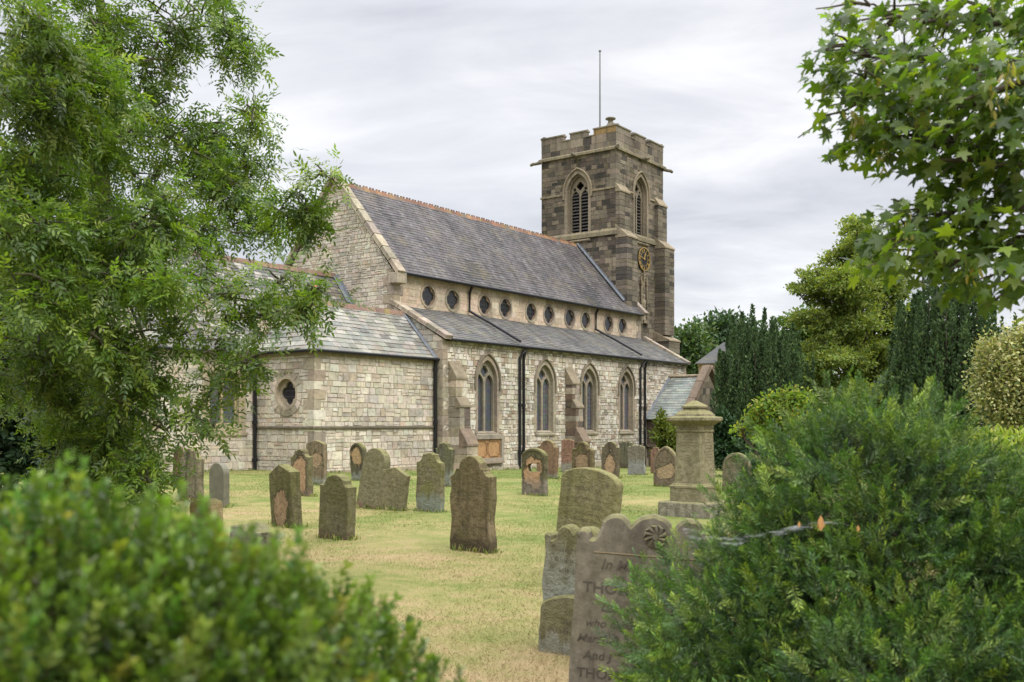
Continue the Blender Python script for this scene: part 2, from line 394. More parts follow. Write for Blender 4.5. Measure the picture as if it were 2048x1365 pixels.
# ------------------------------------------------------------------ the church
church = empty('church', (ORG[0], ORG[1], 0), ROTC, 'old stone parish church with long slate roof and battlemented clock tower', 'church')
S_ = lambda v0: (lambda s, t, d: (s, v0-d, t))          # south-facing plane: s=u, t=z, d outwards
E_ = lambda u0: (lambda s, t, d: (u0-d, s, t))          # east-facing plane: s=v, t=z
GB = -0.6                                               # walls run below the ground
V1, VC, HW = 2.14, 4.91, 2.77; V2 = VC+HW; EV, RG, TE = 6.65, 10.05, 15.72
def dressed(mb, poly, fr, d0, d1, holes=(), m=0): mb.prism(poly, fr, d0, d1, pick(DRESS), m, holes)
def quoins(mb, u, v, z0, z1, su=1, sv=1, pal=DRESS, a=0.42, b=0.22, p=0.03):
    z = z0; i = 0
    while z < z1-0.05:
        h = min(random.uniform(0.24, 0.36), z1-z); la, lb = (a, b) if i % 2 else (b, a)
        mb.box((u-p*su, v-p*sv, z+0.006), (u+la*su, v+lb*sv, z+h-0.006), pick(pal), jit=0.003); z += h; i += 1
def hood(mb, pts, fr, r, d, col):
    mb.tube([fr(x, y, d) for x, y in pts], r, 6, col)
def two_light(name, fr, cx, z0, hw, zs, rise, parent, glassm, reveal=0.2):
    """traceried two-light window: surround with reveal, plate tracery, glass, hood and sill"""
    op = arch(cx, z0, hw, zs, rise); ou = arch(cx, z0-0.02, hw+0.1, zs, rise+0.17)
    mb = MB(); colr = pick(DRESS)
    mb.prism(ou, fr, -reveal-0.06, 0.032, colr, 0, [op])
    z = z0; i = 0
    while z < zs-0.1:                                   # long and short jamb stones
        h = random.uniform(0.2, 0.34); ln = 0.2 if i % 2 else 0.07
        for sg in (-1, 1):
            x0 = cx+sg*(hw+0.1); a_, b_ = sorted((x0-sg*0.004, x0+sg*ln))
            mb.prism([(a_, z), (b_, z), (b_, z+h-0.01), (a_, z+h-0.01)], fr, -0.02, 0.03+random.uniform(-.003, .003), pick(DRESS), 0)
        z += h; i += 1
    root = mb.build(name, M_DRESS, parent)
    mb = MB(); hm = arch(cx, zs-0.3, hw+0.15, zs, rise+0.22)[1:]+[(cx-hw-0.15, zs-0.3)]
    hood(mb, hm, fr, 0.045, 0.05, (0.2, 0.165, 0.12)); mb.build('hood_mould', M_DRESS, root)
    lw = hw*0.5-0.045; zl = zs-hw*0.22
    lights = [arch(cx+sg*(hw*0.5+0.005), z0+0.06, lw, zl, lw*1.5, 7) for sg in (-1, 1)]
    rr = hw*0.42; fo = foil(cx, zs+rise*0.45, rr*0.42, rr*0.5, 36)
    mb = MB(); mb.prism(arch(cx, z0+0.002, hw-0.002, zs, rise-0.003), fr, -reveal, -reveal+0.09, pick(DRESS), 0, lights+[fo]); mb.build('tracery', M_DRESS, root)
    mb = MB(); mb.prism(arch(cx, z0+0.03, hw-0.03, zs, rise-0.03), fr, -reveal-0.04, -reveal-0.02, (0.1, 0.1, 0.1), 0); mb.build('glass', glassm, root)
    mb = MB(); q = [(z0-0.13, 0.07), (z0-0.06, 0.075), (z0+0.05, -reveal+0.085), (z0-0.13, -reveal+0.085)]
    vs_ = [fr(x, z, d) for x in (cx-hw-0.1, cx+hw+0.1) for z, d in q]
    mb.add(vs_, [(0, 1, 2, 3), (4, 5, 6, 7)]+[(i, (i+1) % 4, 4+(i+1) % 4, 4+i) for i in range(4)], (0.3, 0.26, 0.19)); mb.build('sill', M_DRESS, root)
    return root
# --- aisle
AW = [(2.33, 0.53), (5.79, 0.53), (8.86, 0.53), (11.79, 0.53)]
AZ0, AZS, ARISE = 1.24, 3.02, 0.70
holes = [arch(c_, AZ0, h_, AZS, ARISE) for c_, h_ in AW]
cut = [arch(c_, AZ0-0.08, h_+0.12, AZS, ARISE+0.2) for c_, h_ in AW]
plq = [(1.42, 0.28), (3.16, 0.28), (3.16, 1.14), (1.42, 1.14)]
mb = MB(); LA = 17.25
masonry(mb, S_(0), [(0, GB), (LA, GB), (LA, 4.3), (0, 4.3)], holes, WHITE, (0.09, 0.21), (0.11, 0.34), 0.018, (0.01, 0.034), 0.25, cuts=cut+[plq], jit=0.012)
masonry(mb, E_(0), [(-0.0, GB), (V1, GB), (V1, 5.5), (0, 4.3)], (), CREAM, (0.14, 0.28))
mb.add([(LA, 0, GB), (LA, V1, GB), (LA, V1, 5.5), (LA, 0, 4.3)], [(0, 1, 2, 3)], (0.35, 0.3, 0.22))
quoins(mb, 0, 0, GB, 4.25, 1, 1); quoins(mb, LA, 0, GB, 4.25, -1, 1)
mb.box((-0.02, -0.1, GB), (LA, -0.001, 0.05), (0.36, 0.31, 0.23), jit=0.01)
mb.build('aisle_wall', M_WALL, church)
for c_, h_ in AW: two_light('window', S_(0), c_, AZ0, h_, AZS, ARISE, church, M_GLASSD if c_ < 3 else M_GLASS)
PURPLE = [((0.094, 0.086, 0.087), 5), ((0.105, 0.096, 0.096), 4), ((0.08, 0.073, 0.074), 3), ((0.12, 0.111, 0.11), 1.5)]
GREY = [((0.112, 0.109, 0.105), 5), ((0.095, 0.092, 0.09), 4), ((0.13, 0.127, 0.118), 2), ((0.125, 0.12, 0.098), 2)]
GREEN = [((0.215, 0.21, 0.18), 5), ((0.165, 0.165, 0.148), 4), ((0.27, 0.262, 0.228), 2.5), ((0.13, 0.125, 0.112), 2), ((0.22, 0.195, 0.165), 1.2)]
mb = MB(); sl = (Vector((0, V1, 5.53))-Vector((0, -0.16, 4.3)))
slates(mb, (0.02, -0.16, 4.3), (1, 0, 0), sl, [(0, 0), (LA-0.1, 0), (LA-0.1, sl.length), (0, sl.length)], 0.24, 0.17, 0.012, GREY)
mb.build('aisle_roof', M_SLATE, church)
def coping(name, p0, p1, wdt, th, parent, along=(1, 0, 0), over=0.1, col=None, n=6):
    """sloping coping stones from p0 (low) to p1 (high), width along 'along'"""
    mb = MB(); p0, p1, al = Vector(p0), Vector(p1), Vector(along); d = p1-p0; nn = d.cross(al).normalized()
    if nn.z < 0: nn = -nn
    for i in range(n):
        a = p0+d*(i/n+0.003); b = p0+d*((i+1)/n-0.003); j = random.uniform(-0.006, 0.006)
        vs_ = [a+nn*j, a+al*wdt+nn*j, b+al*wdt+nn*j, b+nn*j]; vs_ += [x+nn*th for x in vs_]
        mb.add(vs_, [(0, 1, 2, 3), (4, 5, 6, 7), (0, 1, 5, 4), (1, 2, 6, 5), (2, 3, 7, 6), (3, 0, 4, 7)], col or pick(DRESS))
    return mb.build(name, M_DRESS, parent, bevel=0.012)
coping('coping', (-0.12, -0.22, 4.27), (-0.12, V1+0.12, 5.62), 0.36, 0.13, church)
coping('coping', (LA-0.24, -0.2, 4.26), (LA-0.24, V1, 5.56), 0.34, 0.12, church)
def gutter(p0, p1, r=0.055, parent=None):
    mb = MB(); mb.tube([p0, p1], r, 8, (0.02, 0.02, 0.02))
    return mb.build('gutter', M_PIPE, parent or church)
gutter((0.2, -0.2, 4.27), (LA-0.2, -0.2, 4.27))
def downpipe(pts, r=0.045, collars=(), parent=None):
    mb = MB(); mb.tube(pts, r, 8)
    for z in collars: mb.tube([(pts[-1][0], pts[-1][1], z-0.05), (pts[-1][0], pts[-1][1], z+0.05)], r*1.45, 8)
    return mb.build('downpipe', M_PIPE, parent or church)
for u, off in ((4.12, -0.1), (4.36, 0.05), (12.86, -0.1), (13.26, 0.05)):
    top = u+0.12 if off < 0 else u
    downpipe([(top+(0.2 if off < 0 else 0), -0.18, 4.24), (top, -0.13, 4.05), (u, -0.09, 3.9), (u, -0.09, -0.3)], 0.05, (2.2, 0.55))
for u in (3.9, 12.7):                                    # clerestory rainwater pipe running down over the aisle roof
    downpipe([(u+0.05, V1-0.2, EV-0.1), (u+0.05, V1-0.09, EV-0.3), (u+0.05, V1-0.08, 5.66), (u+0.15, 1.2, 5.2), (u+0.25, -0.1, 4.47)], 0.05)
mb = MB()
mb.prism([(1.4, 0.24), (3.18, 0.24), (3.18, 1.16), (1.4, 1.16)], S_(0), -0.1, 0.10, (0.27, 0.235, 0.185), 0, [[(1.54, 0.38), (3.04, 0.38), (3.04, 1.03), (1.54, 1.03)]])
mb.prism([(1.5, 0.34), (3.08, 0.34), (3.08, 1.07), (1.5, 1.07)], S_(0), -0.1, 0.035, (0.36, 0.21, 0.10))
for cx in (1.92, 2.66):
    o_ = [(cx-.34, .5), (cx-.26, .5), (cx-.26, .43), (cx+.26, .43), (cx+.26, .5), (cx+.34, .5), (cx+.34, .91), (cx+.26, .91), (cx+.26, .98), (cx-.26, .98), (cx-.26, .91), (cx-.34, .91)]
    i_ = [((x-cx)*0.93+cx, (y-.705)*0.91+.705) for x, y in o_]
    mb.prism(o_, S_(0), 0.03, 0.06, (0.27, 0.16, 0.08), 0, [i_])
mb.box((1.45, -0.16, 0.2), (3.13, -0.03, 0.27), (0.25, 0.2, 0.15))
mb.build('memorial_panel', M_DRESS, church)
def buttress(u0, u1, stages, parent, pal=DRESS):
    """stepped buttress on the south face: stages (z0, z1, projection), each with a sloping weathering"""
    mb = MB()
    for i, (z0, z1, pr) in enumerate(stages):
        nxt = stages[i+1][2] if i+1 < len(stages) else 0.0; z = z0
        while z < z1-0.01:
            h = min(random.uniform(0.2, 0.34), z1-z)
            if z1-(z+h) < 0.1: h = z1-z
            sp_ = random.uniform(0.35, 0.65)
            mb.box((u0, -pr, z+.004), (u0+(u1-u0)*sp_-.003, -0.001, z+h-.004), pick(pal), jit=0.006)
            mb.box((u0+(u1-u0)*sp_+.003, -pr, z+.004), (u1, -0.001, z+h-.004), pick(pal), jit=0.006); z += h
        rise = (pr-nxt)*1.7; ov = 0.03
        vs_ = [(u, -d, zz) for u in (u0-ov, u1+ov) for d, zz in ((pr+ov, z1-.02), (pr+ov, z1+.05), (nxt, z1+rise+.05), (nxt-0.02, z1-.02))]
        mb.add(vs_, [(0, 1, 2, 3), (4, 5, 6, 7)]+[(k_, (k_+1) % 4, 4+(k_+1) % 4, 4+k_) for k_ in range(4)], (0.2, 0.15, 0.11) if i == 0 else (0.23, 0.19, 0.13))
    return mb.build('buttress', M_DRESS, parent, bevel=0.008)
buttress(0.28, 0.82, [(GB, 0.85, 0.8), (0.85, 2.1, 0.5), (2.1, 3.0, 0.34)], church, CREAM[3:]+RED+DRESS)
buttress(7.15, 7.66, [(GB, 0.85, 0.8), (0.85, 2.15, 0.5), (2.15, 3.05, 0.34)], church, DRESS+RED)
# --- nave
CLW = [1.76, 3.08, 4.95, 6.25, 7.96, 9.22, 10.77, 12.04, 13.95, 15.18]; CZ, CR = 5.99, 0.37
LN = 16.85
mb = MB()
masonry(mb, S_(V1), [(0, 5.2), (LN, 5.2), (LN, EV), (0, EV)], [circle(c_, CZ, CR) for c_ in CLW], PINK, (0.16, 0.3), (0.25, 0.6), 0.008, (0.003, 0.009), 0.1, (0.40, 0.31, 0.22), [circle(c_, CZ, CR+0.05) for c_ in CLW], 0.003)
masonry(mb, E_(0), [(V1, GB), (V2, GB), (V2, EV), (VC, RG+0.1), (V1, EV)], (), CREAM, (0.09, 0.17), (0.11, 0.36), 0.017, (0.006, 0.022), 0.25, jit=0.009)
quoins(mb, 0, V1, 5.0, EV+0.1, 1, 1, DRESS, 0.45, 0.28)
quoins(mb, LN, V1, 5.2, EV-0.05, -1, 1, DRESS, 0.35, 0.2)
mb.add([(0, V2, GB), (LN, V2, GB), (LN, V2, EV), (0, V2, EV)], [(0, 1, 2, 3)], (0.35, 0.3, 0.22))
mb.box((LN-0.02, V1, 5.2), (LN, 2.8, EV), (0.3, 0.25, 0.18))
mb.build('nave_wall', M_WALL, church)
for i, c_ in enumerate(CLW):
    mb = MB(); fr = S_(V1); mb.prism(circle(c_, CZ, CR+0.06), fr, -0.12, 0.022, pick(DRESS), 0, [circle(c_, CZ, CR-0.02)])
    root = mb.build('clerestory_window', M_DRESS, church)
    mb = MB(); mb.prism(circle(c_, CZ, CR-0.021), fr, -0.1, -0.03, (0.2, 0.145, 0.10), 0, [foil(c_, CZ, 0.17, 0.163)]); mb.build('tracery', M_DRESS, root)
    mb = MB(); mb.prism(circle(c_, CZ, CR-0.03), fr, -0.11, -0.075, (0.1, 0.1, 0.1)); mb.build('glass', M_GLASSC, root)
mb = MB(); sl = Vector((0, VC, RG))-Vector((0, V1-0.22, EV-0.02)); L_ = sl.length; k_ = (2.85-V1+0.22)/(VC-V1+0.22)*L_
slates(mb, (0.14, V1-0.22, EV-0.02), (1, 0, 0), sl, [(0, 0), (TE-0.14, 0), (TE-0.14, L_), (0, L_)], 0.2, 0.15, 0.012, PURPLE)
slates(mb, (TE, V1-0.22, EV-0.02), (1, 0, 0), sl, [(0, 0), (LN-TE-0.1, 0), (LN-TE-0.1, k_), (0, k_)], 0.2, 0.15, 0.012, PURPLE)
sl2 = Vector((0, VC, RG))-Vector((0, V2+0.22, EV-0.02))
slates(mb, (0.14, V2+0.22, EV-0.02), (1, 0, 0), sl2, [(0, 0), (TE-0.14, 0), (TE-0.14, L_), (0, L_)], 0.5, 0.4, 0.012, PURPLE)
mb.build('nave_roof', M_SLATE, church)
gutter((0.25, V1-0.24, EV-0.05), (LN-0.15, V1-0.24, EV-0.05), 0.06)
def ridge_tiles(name, u0, u1, v, z, crest=True, parent=None, ln=0.33, r=0.13):
    mb = MB(); u = u0; i = 0; TC = [((0.22, 0.115, 0.075), 4), ((0.185, 0.105, 0.072), 3), ((0.25, 0.15, 0.085), 3), ((0.17, 0.125, 0.09), 2)]
    if not crest: TC = [((0.20, 0.125, 0.092), 4), ((0.175, 0.12, 0.095), 3), ((0.22, 0.15, 0.105), 2)]
    while u < u1-0.02:
        e = min(u+ln, u1); c_ = pick(TC); dz = random.uniform(-0.008, 0.008)
        vs_ = [(x, v+y, z+zz+dz) for x in (u+.004, e-.004) for y, zz in ((-r, -r*1.15), (-r*0.2, 0.035), (r*0.2, 0.035), (r, -r*1.15), (0, -0.04))]
        mb.add(vs_, [(0, 1, 6, 5), (1, 2, 7, 6), (2, 3, 8, 7), (0, 1, 2, 3, 4), (5, 6, 7, 8, 9)], c_)
        if crest:
            for k_ in (0.06, 0.2):
                mb.box((u+k_*ln/0.33, v-0.018, z+0.02+dz), (u+k_*ln/0.33+0.075, v+0.018, z+0.10+dz), c_)
        u = e; i += 1
    return mb.build(name, M_TERRA, parent or church)
ridge_tiles('ridge_tiles', 0.3, TE, VC, RG, True)
coping('coping', (-0.16, V1-0.3, EV-0.12), (-0.16, VC, RG+0.15), 0.36, 0.14, church, n=8)
coping('coping', (-0.16, V2+0.3, EV-0.12), (-0.16, VC, RG+0.15), 0.36, 0.14, church, n=8)
coping('coping', (LN-0.18, V1-0.28, EV-0.06), (LN-0.18, 2.78, EV+0.86), 0.34, 0.16, church, n=2)
mb = MB(); mb.box((-0.16, V1-0.33, EV-0.42), (0.3, V1+0.1, EV-0.06), pick(DRESS)); mb.build('kneeler', M_DRESS, church, bevel=0.02)
mb = MB(); mb.box((-0.17, VC-0.12, RG+0.16), (0.18, VC+0.12, RG+0.36), pick(DRESS), jit=0.01); mb.build('gable_finial', M_DRESS, church, bevel=0.04)
mb = MB(); fl = [(TE-0.02, VC-0.05, RG+0.02), (TE-0.02, 2.3, EV+0.52)]
a_, b_ = Vector(fl[0]), Vector(fl[1]); mb.add([a_, a_+Vector((-0.16, 0, 0.02)), b_+Vector((-0.16, 0, 0.02)), b_, a_+Vector((0, 0, 0.16)), b_+Vector((0, 0, 0.16))], [(0, 1, 2, 3), (0, 3, 5, 4)], (0.2, 0.2, 0.2))
for v_ in (a_+Vector((-.08, 0, .03)),): mb.tube([a_+Vector((-.08, 0, .05)), b_+Vector((-.08, 0, .05))], 0.04, 6)
mb.build('lead_flashing', M_LEAD, church)
# --- tower
TV0, TV1, TU1 = 2.79, 7.0, 20.36; Z1, Z2, Z3 = 10.4, 12.5, 14.33
tower = MB(); eh = arch(4.9, 10.55, 0.6, 12.62, 0.86); sh = arch(18.05, 10.55, 0.6, 12.62, 0.86)
ehc = arch(4.9, 10.3, 0.74, 12.62, 1.02); shc = arch(18.05, 10.3, 0.74, 12.62, 1.02)
masonry(tower, E_(TE), [(TV0, 5), (TV1, 5), (TV1, Z3), (TV0, Z3)], [eh], BROWN, (0.16, 0.26), (0.2, 0.62), 0.012, (0.004, 0.018), 0.12, (0.16, 0.13, 0.095), [ehc])
masonry(tower, S_(TV0), [(TE, GB), (TU1, GB), (TU1, Z3), (TE, Z3)], [sh], BROWN2, (0.16, 0.26), (0.2, 0.62), 0.012, (0.004, 0.018), 0.1, (0.18, 0.145, 0.105), [shc])
tower.add([(TU1, TV0, GB), (TU1, TV1, GB), (TU1, TV1, Z3), (TU1, TV0, Z3), (TE, TV1, GB), (TE, TV1, Z3)], [(0, 1, 2, 3), (1, 4, 5, 2)], (0.2, 0.16, 0.11))
quoins(tower, TE, TV0, Z2+0.1, Z3, 1, 1, BROWN2, 0.5, 0.3, 0.02)
tower = tower.build('tower', M_TOWER, church)
def tbutt(name, u0, u1, v0, v1, z0, z1, sl_=None, dirn=(0, -1), rise=0.5):
    """tower buttress block with coursed stones and a sloping top against the tower"""
    mb = MB(); z = z0
    while z < z1-0.01:
        h = min(random.uniform(0.17, 0.27), z1-z)
        if z1-(z+h) < 0.1: h = z1-z
        for a0, a1 in ((0, .5), (.5, 1)) if (u1-u0) > 0.6 else ((0, 1),):
            mb.box((u0+(u1-u0)*a0+.003, v0, z+.004), (u0+(u1-u0)*a1-.003, v1, z+h-.004), pick(BROWN2), jit=0.006)
        z += h
    ov = 0.03
    lo = [(u0-ov, v0-ov), (u1+ov, v0-ov), (u1+ov, v1), (u0-ov, v1)]
    hi = [(u0-(ov if dirn[0] != -1 else 0), v1-0.02 if dirn[1] else v0), (u1 if dirn[0] != 1 else u0+0.02, v1-0.02 if dirn[1] else v0), (u1 if dirn[0] != 1 else u0+0.02, v1), (u0-(ov if dirn[0] != -1 else 0), v1)]
    vs_ = [(x, y, z1-.01) for x, y in lo]+[(x, y, z1+0.06) for x, y in lo]+[(x, y, z1+rise) for x, y in hi]
    mb.add(vs_, [(0, 1, 2, 3)]+[(i, (i+1) % 4, 4+(i+1) % 4, 4+i) for i in range(4)]+[(4+i, 4+(i+1) % 4, 8+(i+1) % 4, 8+i) for i in range(4)]+[(8, 9, 10, 11)], (0.25, 0.205, 0.14))
    return mb.build(name, M_TOWER, tower, bevel=0.01)
for u0 in (TE-0.012, 19.45):
    tbutt('buttress', u0, u0+0.92, 2.57, TV0+.03, Z1+0.2, Z2-0.15, rise=0.42); tbutt('buttress', u0, u0+1.0, 2.2, TV0+.03, 5.9, Z1-0.2, rise=0.62)
    if u0 > 19: tbutt('buttress', u0-0.06, u0+1.1, 1.95, TV0+.03, GB, 5.6, rise=0.5)
tbutt('buttress', TU1-.02, TU1+0.3, TV0+.02, TV0+0.9, Z1+0.2, Z2-0.15, dirn=(1, 0), rise=0.42)
tbutt('buttress', TU1-.02, TU1+0.65, TV0+.015, TV0+1.0, 5.9, Z1-0.2, dirn=(1, 0), rise=0.62)
tbutt('buttress', TU1-.02, TU1+0.95, TV0+.01, TV0+1.1, GB, 5.6, dirn=(1, 0), rise=0.5)
def string_course(z, h, p, extra=0.0, name='string_course'):
    mb = MB()
    for (x0, y0, x1, y1) in ((TE-p, TV0-p, TE+.02, TV1+p), (TE+.02, TV0-p, TU1+p, TV0+.02), (TU1-.02, TV0+.02, TU1+p, TV1+p)):
        vs_ = [(x0, y0, z), (x1, y0, z), (x1, y1, z), (x0, y1, z)]; vs_ += [(x, y, z+h*0.6) for x, y, _ in vs_]
        cxm, cym = (TE+TU1)/2, (TV0+TV1)/2; sh_ = lambda x, y: (x+(p*0.8 if x < cxm else -p*0.8), y+(p*0.8 if y < cym else -p*0.8))
        vs_ += [(*sh_(x, y), z+h) for x, y, _ in vs_[4:8]]
        mb.add(vs_, [(0, 1, 2, 3)]+[(i, (i+1) % 4, 4+(i+1) % 4, 4+i) for i in range(4)]+[(4+i, 4+(i+1) % 4, 8+(i+1) % 4, 8+i) for i in range(4)]+[(8, 9, 10, 11)], (0.2, 0.17, 0.11))
    return mb.build(name, M_TOWER, tower)
string_course(Z1-0.05, 0.3, 0.10); string_course(Z3-0.02, 0.18, 0.12)
def half_string(z):
    mb = MB()
    mb.box((TE-.06, TV0-.06, z), (TE+.02, 4.12, z+.1), (.22, .18, .12)); mb.box((TE-.06, 5.68, z), (TE+.02, TV1+.05, z+.1), (.22, .18, .12))
    mb.box((TE+.02, TV0-.06, z), (17.28, TV0+.02, z+.1), (.25, .21, .14)); mb.box((18.82, TV0-.06, z), (TU1+.06, TV0+.02, z+.1), (.25, .21, .14))
    return mb.build('string_course', M_TOWER, tower, bevel=0.02)
half_string(Z2)
def belfry(fr, cx, parent):
    mb = MB(); op = arch(cx, 10.5, 0.6, 12.62, 0.86); ou = arch(cx, 10.42, 0.74, 12.62, 1.04)
    mb.prism(ou, fr, -0.5, 0.03, (0.23, 0.19, 0.14), 0, [op])
    o2 = arch(cx, 10.52, 0.598, 12.62, 0.857); i2 = arch(cx, 10.52, 0.525, 12.62, 0.765)
    mb.prism(o2, fr, -0.34, -0.12, (0.2, 0.165, 0.12), 0, [i2])
    hm = arch(cx, 12.3, 0.79, 12.62, 1.1)[1:]+[(cx-0.79, 12.3)]; hood(mb, hm, fr, 0.055, 0.05, (0.22, 0.18, 0.125))
    lw = 0.215; lights = [arch(cx+sg*0.258, 10.6, lw, 12.35, 0.36, 7) for sg in (-1, 1)]+[foil(cx, 12.93, 0.1, 0.105, 24)]+[foil(cx+sg*.31, 12.78, .035, .05, 16) for sg in (-1, 1)]
    mb.prism(arch(cx, 10.525, 0.523, 12.62, 0.763), fr, -0.31, -0.22, (0.2, 0.168, 0.125), 0, lights)
    mb.prism(arch(cx, 10.55, 0.5, 12.6, 0.72), fr, -0.62, -0.58, (0.02, 0.02, 0.02), 2)
    z = 10.66
    while z < 12.6:
        for sg in (-1, 1):
            x0, x1 = cx+sg*0.258-0.23, cx+sg*0.258+0.23
            vs_ = [fr(x, zz, d) for x in (x0, x1) for zz, d in ((z, -0.25), (z+.03, -0.245), (z+.17, -0.46), (z+.14, -0.46))]
            mb.add(vs_, [(0, 1, 2, 3), (4, 5, 6, 7)]+[(i, (i+1) % 4, 4+(i+1) % 4, 4+i) for i in range(4)], (.1, .1, .1), 1)
        z += 0.155
    vs_ = [fr(x, zz, d) for x in (cx-.72, cx+.72) for zz, d in ((10.2, .1), (10.25, .13), (10.62, -.4), (10.2, -.4))]
    mb.add(vs_, [(0, 1, 2, 3), (4, 5, 6, 7)]+[(i, (i+1) % 4, 4+(i+1) % 4, 4+i) for i in range(4)], (0.25, 0.21, 0.15))
    return mb.build('belfry_window', [M_TOWER, M_LOUVRE, M_DARK], parent)
belfry(E_(TE), 4.9, tower); belfry(S_(TV0), 18.05, tower)
FR_E = E_(TE)
def parapet():
    mb = MB(); z0, zc, zm, T = Z3+0.16, 15.14, 15.42, 0.3
    def run(fr, s0, s1):
        L = s1-s0; m0, cr = L*0.29, L*0.105; mid = L-2*m0-2*cr
        masonry(mb, fr, [(s0, z0), (s1, z0), (s1, zc), (s0, zc)], (), BROWN2, (0.25, 0.33), (0.35, 0.8), 0.01, (0.004, 0.012), 0.0, (0.17, 0.14, 0.1))
        mb.prism([(s0, z0), (s1, z0), (s1, zc), (s0, zc)], fr, -T, -0.002, (0.2, 0.16, 0.11))
        x = s0
        for i, wd in enumerate((m0, cr, mid, cr, m0)):
            c_ = pick(BROWN2)
            if i == 0 and fr is FR_E: c_ = (0.24, 0.16, 0.07)
            if i % 2 == 0:
                mb.prism([(x, zc), (x+wd, zc), (x+wd, zm), (x, zm)], fr, -T, 0.012, c_)
                vs_ = [fr(a, zz, d) for a in (x-.03, x+wd+.03) for zz, d in ((zm, .05), (zm+.06, .05), (zm+.13, -T/2), (zm+.06, -T-.05), (zm, -T-.05))]
                mb.add(vs_, [(0, 1, 2, 3, 4), (5, 6, 7, 8, 9)]+[(k_, (k_+1) % 5, 5+(k_+1) % 5, 5+k_) for k_ in range(5)], (0.2, 0.175, 0.125))
            else:
                mb.prism([(x+.03, zc), (x+wd-.03, zc), (x+wd-.03, zc+.05), (x+.03, zc+.05)], fr, -T-.04, 0.04, (0.2, 0.17, 0.12))
            x += wd
    run(FR_E, TV0, TV1); run(S_(TV0), TE+0.001, TU1)
    run(lambda s, t, d: (TU1+d, s, t), TV0+.001, TV1-.001); run(lambda s, t, d: (s, TV1+d, t), TE+.002, TU1-.002)
    return mb.build('parapet', M_TOWER, tower)
parapet()
for p0, p1, ra, rb in (((TE-.1, TV1-.1, Z3-.02), (TE-.05, TV1+.62, Z3-.06), .1, .07), ((TU1-.1, TV0-.02, Z3-.02), (TU1+.62, TV0-.2, Z3-.06), .1, .07), ((TE, 4.95, Z3+.02), (TE-.42, 4.95, Z3-.04), .13, .085), ((TE+.05, TV0+.05, Z3+.05), (TE-.22, TV0-.22, Z3+.05), .13, .085), ((18.1, TV0, Z3+.02), (18.1, TV0-.42, Z3-.04), .13, .085)):
    mb = MB(); p0, p1 = Vector(p0), Vector(p1); mb.tube([p0, p0.lerp(p1, .55), p0.lerp(p1, .8)+Vector((0, 0, .03)), p1], [ra, ra*.75, rb*1.15, rb], 8, (0.18, 0.155, 0.11)); mb.build('gargoyle', M_TOWER, tower)
mb = MB(); ap = (18.04, 4.9, 15.5)
mb.add([(TE+.3, TV0+.3, 14.75), (TU1-.3, TV0+.3, 14.75), (TU1-.3, TV1-.3, 14.75), (TE+.3, TV1-.3, 14.75), (17.94, 4.8, 15.55), (18.14, 4.8, 15.55), (18.14, 5.0, 15.55), (17.94, 5.0, 15.55)],
       [(0, 1, 5, 4), (1, 2, 6, 5), (2, 3, 7, 6), (3, 0, 4, 7), (4, 5, 6, 7)], (0.2, 0.2, 0.2)); mb.build('tower_roof', M_LEAD, tower)
mb = MB(); cu, cv_ = 16.5, 3.55
mb.lathe([(0.62, 15.25), (0.5, 15.5), (0.2, 15.74), (0.16, 15.8), (0.12, 15.92), (0.12, 15.98), (0.25, 16.02), (0.25, 16.07), (0.1, 16.12)], 10, (0.2, 0.18, 0.13), 0, (cu, cv_)); mb.build('turret_cap', M_TOWER, tower)
mb = MB(); mb.tube([(18.0, 5.05, 14.9), (18.0, 5.05, 17.5), (18.0, 5.05, 20.0)], [0.05, 0.042, 0.03], 8); mb.lathe([(0.01, 19.98), (0.07, 20.03), (0.07, 20.08), (0.01, 20.13)], 8, (.5, .5, .5), 0, (18.0, 5.05)); mb.build('flagpole', M_POLE, tower)
